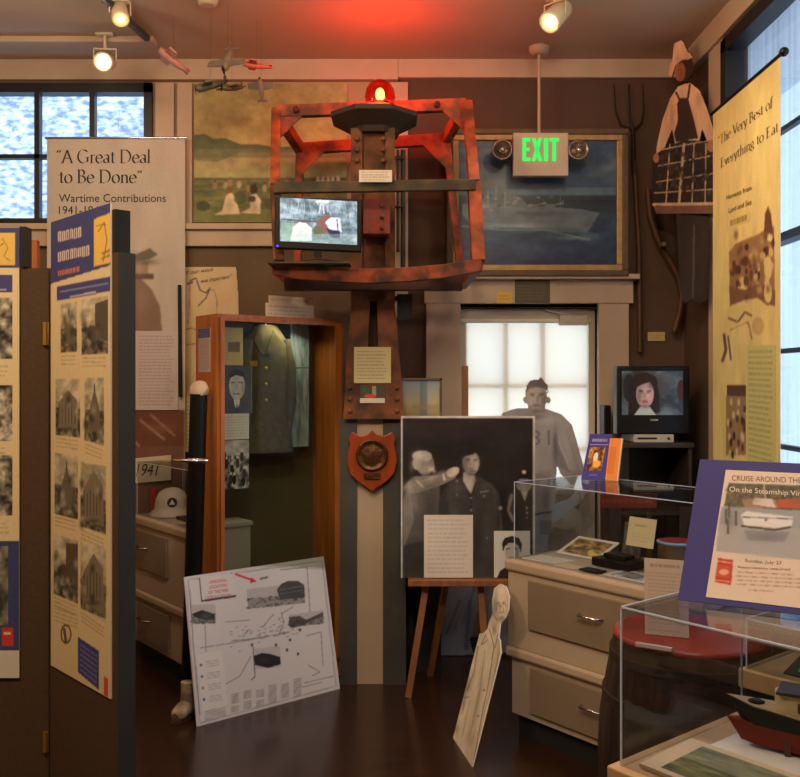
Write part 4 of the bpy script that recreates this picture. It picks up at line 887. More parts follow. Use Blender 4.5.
tag(p.build('wall_text_page', th=.003), 'narrow yellow text page on the wall under the map poster', 'document')

# ================================================================== POLE, BOOTS, SITE MAP BOARD
t_ = P(199, 388, 4.47); b_ = V(-1.045, 4.47, 0)
po = thing('black_post', b_, 'thick black leaning tube with a slanted cream cap left of the oak cabinet', 'post')
ax = (t_-b_).normalized()
MB().tube([b_+V(0, 0, .01), t_-ax*.03], .043, 20).build('tube', M_black, po)
MB().lathe(t_+V(0, -.01, -.005), [(.043, -.03), (.048, 0), (.044, .008), (.002, .01)], 24, axis=V(-.2, -.85, .5)).build('cap', M_cream, po)
r0 = b_+(t_-b_)*((Z(461, 4.42)-0)/t_.z)
MB().tube([r0+V(-.1, -.03, 0), r0+V(-.05, -.05, 0), r0+V(.05, -.05, 0), r0+V(.065, -.045, 0)], .009).build('chrome_bar', M_chrome, po)
MB().lathe(r0+ax*-.012, [(.047, 0), (.05, .004), (.05, .02), (.047, .024)], 24, axis=ax).build('collar', M_chrome, po)
def boot(x, y, rz, label):
    t = thing('white_boot', (x, y, 0), label, 'boot', 'worn white boots')
    d = V(math.sin(rz), -math.cos(rz), 0); m = mat('worn_white_leather', (186, 168, 140), .8, scale=14, bump=.4, rgb2=(120, 100, 78))
    c = V(x, y, 0)
    MB().tube([c+V(0, 0, .028)-d*.005, c+V(0, 0, .05)+d*.0, c+V(0, 0, .1)-d*.005, c+V(0, 0, .16)-d*.01], [.034, .042, .036, .04], 14).tube([c+V(0, 0, .04)-d*.02, c+V(0, 0, .045)+d*.04, c+V(0, 0, .036)+d*.09, c+V(0, 0, .03)+d*.115], [.036, .04, .036, .02], 14).build('boot_upper', m, t)
    mb = MB(); mb.prism([c-d*.05+V(-.02, 0, .0), c-d*.05+V(.02, 0, .0), c+d*.06+V(.038, 0, .0), c+d*.12+V(.02, 0, .0), c+d*.12+V(-.02, 0, .0), c+d*.06+V(-.038, 0, .0)], V(0, 0, .012)); mb.build('sole', M_old, t)
boot(-1.02, 4.33, -.3, 'worn white boot at the foot of the black tube')

BL, BR = V(-.945, 4.19, .0), V(-.314, 4.71, .0); TL = V(-1.044, 4.35, .662)
p = Print(BL, BR, TL, 430, bg=(204, 204, 212))
p.noise(3); g = (140, 142, 152)
p.poly([(188, 580), (322, 561), (336, 685), (200, 723)], (210, 210, 216)); p.line([(188, 580), (322, 561), (336, 686), (200, 723), (188, 580)], .7, (150, 150, 160))
p.poly([(199, 578), (234, 573), (236, 597), (201, 602)], (60, 60, 70)); p.poly([(200, 577), (235, 573), (236, 595), (202, 600)], (214, 212, 216))
def pic(x0, y0, x1, y1, sl, kind, sd):
    q = [(x0, y0), (x1, y0+sl), (x1+1, y1+sl), (x0+1, y1)]; p.poly(q, (150, 150, 154))
    m1 = (y0+y1)/2; p.poly([(x0, y0), (x1, y0+sl), (x1, m1+sl), (x0, m1)], (184, 184, 188)); r = random.Random(sd)
    for i in range(60): x = x0+r.random()*(x1-x0); yy_ = m1+r.random()*(y1-m1)+sl*(x-x0)/(x1-x0); p.ell(x, yy_, 1.6, .8, r.choice([(90, 90, 94), (120, 120, 124), (70, 70, 74)]), .7)
pic(247, 589, 304, 609, -6, 0, 1); p.poly([(277, 590), (281, 584), (288, 581), (298, 581), (304, 585), (305, 597), (280, 600)], (76, 76, 80)); p.line([(280, 594), (303, 590)], .8, (130, 130, 134)); p.line([(280, 590), (303, 586)], .8, (130, 130, 134))
pic(191, 605, 215, 624, -1, 0, 2); p.poly([(192, 614), (202, 610), (214, 614), (215, 619), (204, 620), (195, 617)], (40, 40, 44))
pic(289, 615, 323, 628, -5, 0, 3); p.poly([(289, 617), (300, 616), (306, 620), (323, 612), (323, 616), (300, 626), (290, 627)], (60, 60, 62), .8)
p.poly([(254, 649), (280, 646), (281, 667), (255, 669)], (190, 190, 196)); p.poly([(254, 656), (262, 653), (270, 654), (280, 657), (281, 664), (268, 668), (255, 665)], (38, 38, 42)); p.line([(253, 647), (255, 677), (251, 680)], .8, (80, 80, 90))
p.line([(235, 574), (252, 580)], 1.8, (206, 40, 60)); p.poly([(251, 577.5), (257, 581.5), (250, 583)], (206, 40, 60)); p.line([(260, 579), (268, 577)], 2, (110, 110, 116))
for pts_ in ([(231, 641), (250, 639), (262, 637)], [(262, 628), (270, 618), (274, 614)], [(281, 614), (293, 607)], [(279, 634), (284, 622), (281, 612)], [(226, 684), (240, 676), (251, 656)], [(280, 570), (307, 567), (310, 612)], [(306, 636), (321, 632), (323, 666)], [(308, 665), (320, 672), (312, 676)], [(205, 625), (206, 652)], [(200, 648), (232, 643), (290, 632)], [(225, 622), (250, 620)], [(190, 590), (193, 640), (200, 715)]): p.line(pts_, .9, (120, 124, 140), .8)
for i in range(70):
    x = 228+rr.random()*72; y = 640-(x-228)*.2+rr.gauss(0, 5); p.line([(x, y), (x+3, y-1)], .8, (100, 104, 124), .6)
for x, y in ((252, 645), (276, 645), (287, 650), (298, 654), (300, 630), (290, 640)): p.ell(x, y, 1.2, 1.6, (70, 70, 84))
p.poly([(197, 655), (222, 650), (228, 705), (203, 711)], (218, 218, 222)); 
for i, c in enumerate(((90, 90, 110), (70, 80, 150), (190, 90, 80), (80, 70, 150))): p.ell(201+i*1, 665+i*11.5, 1.2, 1.4, c); [p.line([(206+i, 662+i*11.5+k*2.4), (219+i, 660+i*11.5+k*2.4)], .7, (168, 168, 174)) for k in range(3)]
for i in range(6):
    x = 231+i*12.5; y = 695-i*3.0
    for k in range(9): 
        if rr.random() < .85: p.line([(x, y+k*2.1), (x+8, y+k*2.1-1.6)], 1.2, (120, 120, 128), .6)
for k in range(5): p.line([(205, 712+k*2), (226, 707+k*2)], .8, (120, 120, 130), .6)
p.line([(304, 683), (334, 676)], 1, (120, 120, 130), .6); p.line([(302, 687), (322, 682)], 1, (120, 120, 130), .6)
p.line([(186, 585), (196, 720)], .8, (200, 130, 140), .6)
p.soft(292, 592, 14, 8, (60, 60, 64), .4); p.soft(206, 616, 8, 4, (120, 120, 124), .5); p.soft(264, 660, 8, 4, (70, 70, 80), .5); p.soften(2)
bo = thing('site_map_board', (BL+BR)/2, 'white map board of photographs leaning on the tall oak cabinet from the floor', 'board')
p.build('board', bo, th=.008)
for i, s_ in enumerate(('ORIGINAL', 'LOCATION', 'OF THE FIRE', 'LOOKOUT TOWER')):
    w_ = (9, 9, 10, 13)[i]; y = 582.5+i*5.2; place_text(s_, p, (218-w_, y+1.2), (218+w_, y-1.3), 3.0, M_red, bo, off=.0015)

# ================================================================== EASEL WITH THE LARGE PHOTOGRAPH
Ye = 4.62
ea = thing('wooden_easel', (X(455, Ye), Ye+.15, 0), 'wooden easel carrying the large army photograph', 'easel')
MB().box((X(408, Ye-.05), Ye-.05, Z(584.5, Ye)), (X(511, Ye-.05), Ye+.03, Z(578, Ye))).build('ledge', M_oakd, ea, bevel=.003)
fl = V(X(405, 4.79)+.02, 4.5, 0)
MB().bar(V(X(408, 4.6), 4.58, 0), V(X(427, Ye+.04), Ye+.035, Z(580, Ye)), .032, .03).build('leg', M_oakd, ea)
MB().bar(V(X(487, 4.6), 4.58, 0), V(X(480, Ye+.04), Ye+.035, Z(580, Ye)), .032, .03).build('leg', M_oakd, ea)
MB().bar(V(X(430, 4.92), 4.92, 0), V(X(450, Ye+.06), Ye+.05, Z(560, Ye)), .028, .026).build('leg', M_oakd, ea)
MB().box((X(462, Ye+.04), Ye+.02, Z(584, Ye)), (X(468, Ye+.04), Ye+.045, Z(366, Ye+.04))).build('mast', M_oakd, ea)
p = facing(401, 416, 535, 577.8, Ye, 300, bg=(34, 30, 28)); p.rect(401, 414, 536, 582, (200, 196, 190)); p.rect(402.5, 418, 533, 578, (36, 31, 29))
p.blotch(0.02, .5, .98, .97, (28, 24, 23), (48, 41, 38), 5, 1, .7)
g1, g2, g3, g4 = (150, 140, 130), (98, 92, 88), (66, 62, 60), (44, 40, 40)
# older man at left, arm raised
p.poly([(403, 488), (412, 476), (430, 478), (440, 486), (436, 578), (403, 578)], (84, 80, 76)); p.poly([(403, 500), (410, 484), (414, 520), (403, 550)], (120, 114, 106)); p.poly([(404, 545), (430, 540), (436, 578), (404, 578)], (58, 54, 54))
p.ell(425, 464, 9, 11, (150, 140, 128)); p.ell(422, 456, 10, 5.5, (176, 168, 158)); p.ell(417, 463, 4.5, 7, (166, 158, 146)); p.ell(431, 467, 3.4, 5, (170, 158, 146)); p.line([(430, 472), (436, 471)], 1.2, (90, 80, 76)); p.line([(430, 461), (434, 460)], 1, (80, 70, 66))
p.poly([(408, 482), (416, 476), (440, 475), (450, 468), (456, 470), (456, 478), (444, 484), (420, 492), (410, 494)], (128, 120, 112)); p.line([(416, 480), (424, 488)], 2, (176, 168, 156)); p.ell(453, 472, 7, 4.5, (200, 190, 176), rot=-.5); p.line([(443, 474), (445, 481)], 2, (214, 206, 196))
# soldier
p.poly([(444, 490), (452, 480), (462, 477), (478, 476), (492, 484), (498, 492), (502, 530), (498, 560), (494, 578), (440, 578), (438, 520)], (62, 60, 60)); p.poly([(492, 486), (499, 493), (503, 530), (496, 532)], (74, 71, 70)); p.poly([(440, 496), (446, 490), (450, 530), (440, 534)], (50, 48, 48))
p.poly([(463, 472), (474, 474), (476, 482), (471, 494), (463, 482)], (186, 178, 170)); p.ell(471, 463, 8.5, 12, (150, 140, 130)); p.ell(474, 464, 5, 8, (168, 158, 146))
p.poly([(458, 452), (457, 444), (464, 441), (478, 442), (480, 448), (474, 454), (462, 457)], (24, 22, 22)); p.line([(474, 459), (478, 459)], 1.3, (70, 62, 58)); p.line([(466, 459), (470, 459)], 1.2, (70, 62, 58)); p.line([(470, 471), (476, 471)], 1.2, (90, 78, 72)); p.line([(473, 461), (474, 467)], .9, (110, 100, 92))
p.line([(463, 482), (471, 497)], 1.5, (34, 32, 32)); p.line([(476, 482), (471, 497)], 1.5, (34, 32, 32)); p.line([(471, 497), (470, 576)], .8, (40, 38, 38))
for x, y in ((471, 498), (471, 510), (457, 495), (484, 496), (457, 481), (487, 538)): p.ell(x, y, 1.1, 1.1, (150, 142, 132))
p.line([(452, 500), (461, 500)], 1, (40, 38, 38)); p.line([(480, 500), (490, 500)], 1, (40, 38, 38)); p.line([(480, 492), (489, 491)], 1.6, (130, 124, 116))
# officer at right
p.poly([(508, 500), (514, 490), (522, 484), (533, 488), (533, 578), (512, 578), (510, 530)], (46, 43, 42)); p.ell(524, 485, 8, 7, (140, 130, 120)); p.poly([(516, 478), (521, 471), (530, 472), (533, 479)], (26, 24, 24)); p.ell(524, 472, 2.4, 2, (200, 190, 170)); p.poly([(521, 492), (528, 491), (525, 502)], (180, 172, 160)); p.line([(512, 494), (508, 510), (514, 522)], 3, (120, 112, 104)); p.ell(500, 508, 2.5, 2, (190, 180, 164))
for y in (508, 513, 518): p.ell(527, y, 1.2, 1.2, (190, 182, 170))
D = (34, 32, 32); L = (206, 196, 182)
p.soft(420, 455, 9, 6, (224, 218, 208), .6); p.soft(412, 466, 4, 8, (210, 202, 190), .4); p.soft(431, 464, 4, 3, (84, 74, 68), .6); p.soft(434, 471, 2.4, 3, (200, 188, 174), .6); p.soft(428, 474, 4, 2, (90, 80, 74), .6); p.soft(423, 466, 4, 5, (150, 138, 124), .6)
p.soft(414, 500, 6, 16, (140, 134, 126), .5); p.soft(430, 505, 10, 20, (54, 50, 50), .5); p.soft(408, 486, 6, 6, (190, 182, 172), .6); p.soft(430, 486, 16, 2.5, (84, 78, 74), .6, rot=-.35); p.soft(432, 478, 14, 2, (176, 168, 158), .5, rot=-.3); p.soft(418, 560, 12, 12, (40, 38, 38), .5)
p.soft(440, 473, 8, 2.5, (190, 180, 168), .5, rot=-.4); p.soft(455, 470, 3, 3, (226, 216, 202), .6)
p.face(471.5, 462, 9, 13, (160, 150, 140), 1); p.soft(463, 447, 8, 3, (52, 48, 46), .5)
p.soft(468, 484, 3, 6, (214, 208, 200), .6); p.soft(474, 482, 2, 6, (110, 104, 98), .5)
p.soft(454, 510, 8, 26, (84, 80, 78), .5); p.soft(488, 520, 6, 30, (84, 80, 78), .45); p.soft(464, 540, 5, 30, D, .5); p.soft(478, 530, 4, 24, (44, 42, 42), .5); p.soft(498, 520, 3, 28, (34, 32, 32), .6); p.soft(447, 520, 2.5, 24, D, .6); p.soft(460, 488, 6, 5, (86, 82, 80), .5); p.soft(486, 486, 6, 4, (92, 88, 84), .5)
p.soft(524, 487, 4, 5, (176, 166, 154), .5); p.soft(527, 530, 4, 26, (62, 58, 56), .5); p.soft(516, 520, 3, 20, (26, 24, 24), .6); p.soft(510, 500, 3, 8, (140, 132, 122), .5)
p.soften(2); p.tone(.22, 9); p.noise(3)
tag(p.build('army_photograph', th=.008, m=colmat('satin_print', .4)), 'large black and white photograph on the easel, a soldier receiving an award', 'photograph')
p = facing(424, 515, 473, 577.6, Ye-.012, 330, bg=(206, 196, 184)); p.lines(.07, .05, .93, .95, 13, (150, 138, 126), .6, .4)
tag(p.build('text_page', th=.003), 'white typed text page resting on the easel ledge before the army photograph', 'document')
p = facing(494, 531, 530, 577.6, Ye-.012, 420); p.rect(494, 531, 530, 578, (204, 200, 194)); p.poly([(497, 578), (500, 571), (506, 567), (518, 567), (526, 571), (530, 578)], (36, 34, 38)); p.poly([(507, 560), (517, 560), (518, 568), (512, 573), (506, 568)], (170, 164, 156)); p.poly([(503, 552), (502, 543), (505, 538), (512, 536), (519, 538), (522, 544), (521, 553), (518, 545), (510, 543), (505, 546)], (34, 32, 34)); p.ell(512, 552, 7, 10.5, (176, 170, 162)); p.poly([(504, 547), (504, 540), (512, 537), (520, 540), (520, 547), (515, 543), (508, 543)], (34, 32, 34)); p.line([(506, 549), (510, 548.5)], 1, (60, 54, 52)); p.line([(514, 548.5), (518, 549)], 1, (60, 54, 52)); p.line([(509, 557.5), (515, 557.5)], .9, (90, 80, 76)); p.soft(517, 554, 2.5, 7, (110, 104, 98), .5);  p.soften(1); p.noise(3)
tag(p.build('young_man_portrait', th=.003), 'small portrait photo of a dark-haired young man on the easel ledge at right', 'photograph')
# framed glass picture behind the easel, resting against the casing
fp = thing('framed_picture', (X(421, 5.0), 5.02, 1.3), 'small framed blurry landscape in blue and yellow left of the door', 'picture')
p = facing(402, 380, 439, 425, 5.0, 300, bg=(150, 150, 146)); p.grad(0, .5, 1, 1, (196, 184, 140), (150, 164, 176)); p.grad(0, 0, 1, .5, (150, 128, 84), (196, 180, 132)); p.rect(420, 381, 427, 425, (110, 128, 140), .7); p.rect(412, 405, 438, 409, (170, 150, 110), .6); p.soften(3); p.build('landscape', fp, th=.004)
mb = MB(); a, b = P(401, 428, 4.99), P(442, 378, 5.0); mb.box((a.x, 4.985, a.z), (a.x+.008, 5.01, b.z)).box((b.x-.012, 4.985, a.z), (b.x, 5.01, b.z)).box((a.x, 4.985, b.z-.012), (b.x, 5.01, b.z)).box((a.x, 4.985, a.z), (b.x, 5.01, a.z+.01)); mb.build('frame', M_chrome, fp)
pe = thing('pedestal', (X(421, 5.05), 5.08, 0), 'dark plain pedestal behind the easel under the framed landscape', 'pedestal')
MB().box((X(402, 5.0)+.005, 4.98, 0), (X(441, 5.0), 5.22, a.z-.025)).build('body', M_blackm, pe); MB().box((X(402, 5.0)+.002, 4.97, a.z-.025), (X(442, 5.0), 5.23, a.z)).build('top', M_dark, pe)

# ================================================================== FLAT LIFE-SIZE FIGURES (printed foam-board cut-outs)
Yk = 5.27
p = facing(410, 374, 612, 656, Yk, 210, cut=True, bg=(150, 152, 158))
jer = (158, 156, 158); pan = (150, 160, 176); sk = (176, 168, 162)
p.poly([(500, 440), (497, 422), (503, 412), (516, 408), (530, 408), (548, 409), (562, 414), (572, 424), (577, 440), (583, 462), (588, 478), (583, 490), (572, 486), (560, 474), (557, 466), (556, 490), (552, 520), (540, 535), (510, 535), (505, 500), (503, 470)], jer)
p.poly([(505, 520), (552, 512), (548, 545), (540, 600), (520, 640), (500, 656), (482, 650), (490, 600), (500, 560)], pan)      # right leg
p.poly([(506, 520), (512, 560), (480, 600), (470, 640), (474, 655), (430, 656), (412, 652), (418, 640), (430, 600), (450, 572), (490, 530)], pan)
p.poly([(552, 505), (566, 500), (577, 492), (584, 492), (584, 500), (574, 508), (560, 520), (545, 526)], pan); p.poly([(575, 488), (588, 482), (590, 492), (580, 500), (572, 500)], sk)
p.ell(536.5, 397, 11, 16, sk); p.poly([(528, 405), (545, 405), (546, 414), (536, 420), (527, 414)], (160, 152, 148)); p.poly([(525, 396), (526, 386), (530, 380), (538, 379), (541, 376), (543, 379), (548, 385), (549, 396), (546, 389), (537, 387), (528, 389)], (104, 96, 94)); p.ell(525.5, 400, 2.5, 4, sk); p.ell(548.5, 400, 2.5, 4, (160, 152, 146))
p.line([(530, 394), (534, 393.5)], 1.4, (96, 88, 86)); p.line([(540, 393.5), (544, 394)], 1.4, (96, 88, 86)); p.line([(537, 396), (537, 402), (538.5, 402)], .9, (140, 130, 126)); p.line([(532, 406), (541, 406)], 1.2, (120, 104, 102)); p.ell(530, 402, 3, 4, (188, 180, 174), .6)
p.poly([(557, 466), (553, 440), (556, 430), (560, 450), (572, 474)], (120, 118, 122), .7); p.line([(505, 425), (510, 440), (506, 470)], 2, (140, 138, 140), .5); p.line([(566, 430), (576, 462), (582, 480)], 2, (138, 136, 140), .5); p.line([(558, 440), (570, 470)], 2, (184, 182, 184), .6)
for k in range(8): p.line([(500-k*8, 560+k*8), (486-k*8, 610+k*5)], 3, (88, 96, 110) if k % 2 else (128, 136, 146), .5)
p.line([(512, 545), (530, 600), (516, 640)], 5, (124, 132, 144), .5); p.line([(470, 600), (466, 650)], 4, (76, 82, 96), .6); p.rect(540, 520, 552, 535, (84, 90, 104), .5); p.line([(505, 518), (552, 512)], 2.4, (80, 84, 96))
pl = thing('football_player_cutout', P(510, 656, Yk), 'life-size cut-out of a football player in a pale numbered jersey before the door', 'cut-out figure')
p.face(536.5, 397, 10, 15, sk, -1); p.soft(512, 424, 10, 8, (192, 190, 190), .6); p.soft(550, 420, 12, 6, (190, 188, 190), .6); p.soft(530, 470, 12, 34, (176, 174, 176), .4); p.soft(508, 480, 4, 30, (112, 110, 114), .5); p.soft(555, 450, 3, 24, (92, 90, 96), .7); p.soft(568, 450, 4, 22, (184, 182, 184), .5, rot=-.2); p.soft(576, 478, 6, 8, (116, 114, 118), .5)
p.soft(546, 500, 4, 16, (110, 108, 112), .6); p.soft(536, 417, 10, 3, (100, 96, 98), .6)
for k in range(14): p.soft(440+rr.random()*100, 540+rr.random()*100, 4, 18, rr.choice([(110, 118, 134), (190, 198, 208), (128, 138, 152)]), .45, rot=.3)
p.soften(1); p.tone(.12, 9); p.noise(3); p.build('figure', pl, th=.008)
place_text('31', p, (531, 445), (550, 445), 15, mat('number_grey', (128, 126, 132), .7), pl, 'jersey_number', off=.001)
MB().prism([V(X(505, Yk), Yk+.0085, .02), V(X(505, Yk), Yk+.25, 0), V(X(505, Yk), Yk+.0085, .8)], (.01, 0, 0)).build('back_strut', M_white, pl)

# man in a raincoat, cut-out leaning on the right drawer cabinet
a_, b_ = V(.239, 4.06, 0), V(.300, 3.75, 0); upv = V(.2, .135, .70)
p = Print(a_, b_, a_+upv, 600, cut=True, bg=(176, 160, 138))
co = (190, 176, 154); dk = (128, 112, 94)
p.poly([(444, 655), (447, 652), (446, 645), (452, 640), (466, 653)], co)
p.poly([(453, 738), (458, 716), (457, 704), (459, 690), (466, 672), (472, 648), (475, 634), (483, 633), (490, 626), (493, 630), (500, 640), (501, 660), (498, 690), (490, 715), (480, 745), (474, 767)], co)
p._poly([(0, 0), (1.0, 0), (1.0, .12), (.0, .12)], co)
p.poly([(486, 634), (489, 622), (493, 612), (492, 600), (494, 588), (500, 583.5), (506, 586), (509, 596), (508, 610), (505, 618), (500, 624), (498, 640), (493, 645)], (194, 180, 160))
p.poly([(493, 598), (495, 588), (500, 584), (506, 586), (508, 594), (504, 600), (500, 604)], (206, 194, 174)); p.line([(499, 606), (502, 606)], 1.6, dk); p.line([(505, 606), (507, 605)], 1.4, dk); p.line([(503, 607), (504, 613)], .9, dk); p.line([(500, 617), (504, 617)], 1, dk); p.line([(492, 603), (493, 614), (497, 620)], 1.4, dk, .7)
p.poly([(485, 634), (489, 626), (497, 634), (492, 644)], (212, 200, 180)); p.line([(489, 628), (494, 646)], 1, dk); p.line([(486, 634), (481, 645), (488, 640)], 1, dk); p.line([(498, 634), (495, 648)], 1, dk)
p.line([(494, 646), (489, 680), (482, 715), (474, 760)], 1.2, dk, .9); p.line([(485, 650), (480, 690), (470, 735)], 1.4, (150, 134, 114), .8); p.line([(478, 646), (474, 672), (466, 694), (463, 710)], 1.6, dk, .8); p.line([(491, 660), (484, 700)], 1.6, (208, 194, 172), .8)
p.poly([(459, 700), (466, 690), (470, 694), (467, 708), (462, 722), (457, 716)], (206, 190, 166)); p.line([(461, 698), (469, 697)], 1.2, dk); p.line([(464, 702), (462, 716)], .9, dk); p.ell(478, 716, 1.6, 1.2, dk); p.ell(484, 690, 1.5, 1.2, dk)
p.line([(470, 700), (462, 738)], 1.2, (156, 140, 120), .8); p.noise(4)
p.face(501, 605, 7, 15, (190, 176, 156), 1); p.soft(502, 590, 6, 5, (222, 212, 194), .6); p.soft(494, 630, 3, 8, (120, 104, 86), .7)
p.soft(466, 690, 3, 30, (104, 90, 74), .6, rot=.2); p.soft(490, 700, 2, 26, (96, 82, 66), .6, rot=.2); p.soft(472, 665, 2, 16, (220, 208, 188), .6, rot=.2); p.soft(456, 728, 3, 6, (110, 94, 78), .6)
p.soft(486, 665, 3.5, 34, (214, 202, 182), .5, rot=.12); p.soft(478, 700, 2.5, 40, (140, 124, 104), .5, rot=.15); p.soft(496, 672, 2, 28, (110, 96, 80), .6, rot=.15); p.soft(470, 740, 6, 10, (140, 122, 104), .4); p.soft(462, 716, 2, 14, (216, 202, 180), .5, rot=.2); p.soft(484, 725, 2, 18, (214, 200, 178), .5, rot=.2)
p.soften(2); p.tone(.14, 9)
tag(p.build('raincoat_man_cutout', th=.006), 'narrow flat cut-out of a man in a pale raincoat leaning on the right drawer cabinet', 'cut-out figure')

# woman in a hat with a chequered tray, cut-out hung high in the corner
Pa, Pb = V(1.47, 5.42, 0), V(1.722, 4.92, 0)
zt0 = 2.04
a_ = V(Pa.x, Pa.y, zt0); b_ = V(Pb.x, Pb.y, zt0)
p = Print(a_, b_, V(Pa.x, Pa.y, 3.56), 260, cut=True, bg=(60, 44, 36))
bl = (206, 170, 136); dkd = (52, 38, 34)
p.poly([(676, 214), (708, 216), (707, 300), (700, 304), (692, 300), (684, 304), (680, 290)], (44, 40, 38)); p.line([(694, 225), (693, 298)], 1.6, (84, 78, 72))
p.poly([(670, 98), (678, 86), (690, 82), (700, 90), (708, 110), (714, 130), (716, 150), (710, 148), (702, 130), (698, 150), (676, 150), (672, 130), (664, 150), (656, 158), (656, 148), (662, 120)], bl)
p.poly([(677, 104), (680, 98), (688, 98), (694, 120), (698, 138), (676, 142), (674, 134), (678, 120)], dkd); p.line([(676, 92), (680, 101), (688, 98), (690, 84)], 2, dkd)
p.ell(683, 67, 10, 14, (46, 30, 26)); p.ell(680, 72, 5.5, 10, (138, 90, 62)); p.poly([(673, 66), (676, 57), (690, 56), (690, 66), (684, 62)], (46, 30, 26)); p.poly([(672, 60), (674, 42), (679, 38), (684, 42), (688, 52), (692, 56), (688, 60), (680, 57)], (196, 158, 130)); p.poly([(668, 77), (669, 65), (675, 56), (690, 52), (694, 58), (682, 60), (675, 66), (672, 78)], (190, 152, 124))
p.line([(678, 70), (681, 70)], 1, (60, 36, 28)); p.line([(679, 79), (684, 79)], 1, (110, 50, 40))
p.poly([(652, 158), (664, 148), (684, 140), (716, 142), (716, 202), (653, 203)], (44, 36, 34))
for i, (a0, a1) in enumerate(((150, 142), (166, 158), (182, 176), (193, 192))): p.line([(660-i*2, a0), (716, a1-3)], 1.3, (190, 160, 130))
for x0, x1 in ((670, 666), (684, 679), (694, 692), (706, 705)): p.line([(x0, 143), (x1, 203)], 2.6 if x0 == 684 else 1.3, (196, 166, 136))
for i in range(60): p.ell(658+rr.random()*56, 150+rr.random()*48, 2, 2.4, rr.choice([(70, 52, 44), (28, 24, 24), (96, 76, 62)]), .7)
p.poly([(652, 203), (716, 202), (716, 205), (652, 206)], (206, 170, 140)); p.poly([(653, 206), (716, 205), (714, 214), (656, 214)], (116, 84, 66)); p.ell(656, 158, 3, 5, (176, 124, 92)); p.ell(711, 146, 4, 6, (176, 124, 92))
p.soft(681, 73, 5, 8, (110, 70, 48), .6); p.soft(679, 46, 4, 8, (224, 190, 164), .5); p.soft(672, 118, 3, 20, (150, 112, 84), .6); p.soft(703, 118, 4, 22, (224, 190, 160), .5); p.soft(665, 130, 3, 14, (224, 190, 160), .5); p.soft(686, 122, 8, 14, (34, 24, 22), .5); p.soft(698, 100, 4, 8, (150, 112, 84), .5); p.soft(688, 78, 4, 6, (40, 26, 22), .7)
p.soften(1); p.tone(.2, 9); p.noise(4)
wc = thing('farm_woman_cutout', (a_+b_)/2, 'cut-out of a woman in a hat holding a chequered tray, high in the corner', 'cut-out figure'); p.build('figure', wc, th=.008, edge=M_fdark)
MB().bar(a_+UP*.9+p.x*.5-p.nrm*.008, V(1.6, 5.597, zt0+.9), .03, .03).build('wall_bracket', M_old, wc)

# pitchfork and scythe handle on the wall
pf = thing('pitchfork', (X(636, YB-.04), YB-.04, Z(352, YB-.04)), 'old three-tined pitchfork hung upright on the brown wall right of the ship painting', 'pitchfork')
Yf = YB-.04
MB().tube([P(640, 352, Yf), P(639, 250, Yf), P(634, 160, Yf)], [.017, .016, .014]).build('handle', M_old, pf)
MB().tube([P(634, 175, Yf), P(633, 128, Yf)], [.016, .011]).build('ferrule', M_iron, pf)
for pts_ in ([(633, 130), (621, 125), (616, 112), (614, 84)], [(633, 130), (630, 118), (629, 84)], [(633, 130), (641, 124), (644, 110), (643, 84)]): MB().tube([P(x, y, Yf) for x, y in pts_], [.009, .008, .006, .003][:len(pts_)]).build('tine', M_iron, pf)
sc = thing('scythe_handle', P(672, 335, 5.5), 'curved old wooden scythe handle hung on the wall below the chequered tray', 'scythe')
pts_ = [(648, 190), (650, 215), (657, 238), (668, 258), (678, 275), (682, 295), (680, 312), (674, 332)]
MB().tube([P(x, y, 5.53) for x, y in pts_], .019, 12).build('snath', M_old, sc)
MB().tube([P(662, 248, 5.53), P(664, 246, 5.44), P(664, 244, 5.38)], [.012, .015, .015]).build('grip', M_old, sc)
MB().tube([P(675, 268, 5.53), P(675, 268, 5.585)], .008).build('wall_hook', M_iron, sc)

# ================================================================== CORNER TELEVISION
zc0 = 1.262
tc = thing('corner_stand', (1.45, 5.3, 0), 'dark open-fronted cabinet in the corner carrying the small television', 'cabinet')
x0, x1, y0, y1 = X(618, 5.1), X(692, 5.1), 5.1, 5.57
for a, b, n in (((x0, y0, 0), (x0+.02, y1, zc0-.03), 'side_panel'), ((x1-.02, y0, 0), (x1, y1, zc0-.03), 'side_panel'), ((x0+.02, y1-.015, 0), (x1-.02, y1, zc0-.03), 'back_panel'), ((x0+.02, y0+.01, .85), (x1-.02, y1-.015, .87), 'shelf'), ((x0+.02, y0+.01, .45), (x1-.02, y1-.015, .47), 'shelf'), ((x0+.02, y0+.01, .03), (x1-.02, y1-.015, .06), 'shelf')):
    MB().box(a, b).build(n, mat('dark_brown_laminate', (48, 38, 30), .5), tc)
MB().box((x0-.01, y0-.015, zc0-.03), (x1+.01, y1, zc0)).build('top', mat('dark_brown_laminate', (48, 38, 30)), tc, bevel=.004)
vx0, vx1 = X(634, 5.12), X(674, 5.12)
vc = thing('disc_player', ((vx0+vx1)/2, 5.3, zc0), 'slim silver disc player between the small television and its stand', 'disc player')
MB().box((vx0, 5.12, zc0), (vx1, 5.42, zc0+.045)).build('casing', mat('silver_plastic', (176, 168, 152), .4), vc, bevel=.003); MB().box((vx0+.02, 5.118, zc0+.018), (vx0+.13, 5.121, zc0+.028)).build('disc_tray', M_black, vc); MB().ball(V(vx1-.03, 5.12, zc0+.022), .008, 6).build('button', M_black, vc)
tv = thing('television', ((x0+x1)/2, 5.3, zc0+.045), 'small black box television showing a dark-haired face in the far corner', 'television')
tx0, tx1 = X(617, 5.12), X(690, 5.12); tz0, tz1 = zc0+.045, Z(366, 5.12)
MB().box((tx0, 5.12, tz0), (tx1, 5.22, tz1)).build('front_shell', M_black, tv, bevel=.01)
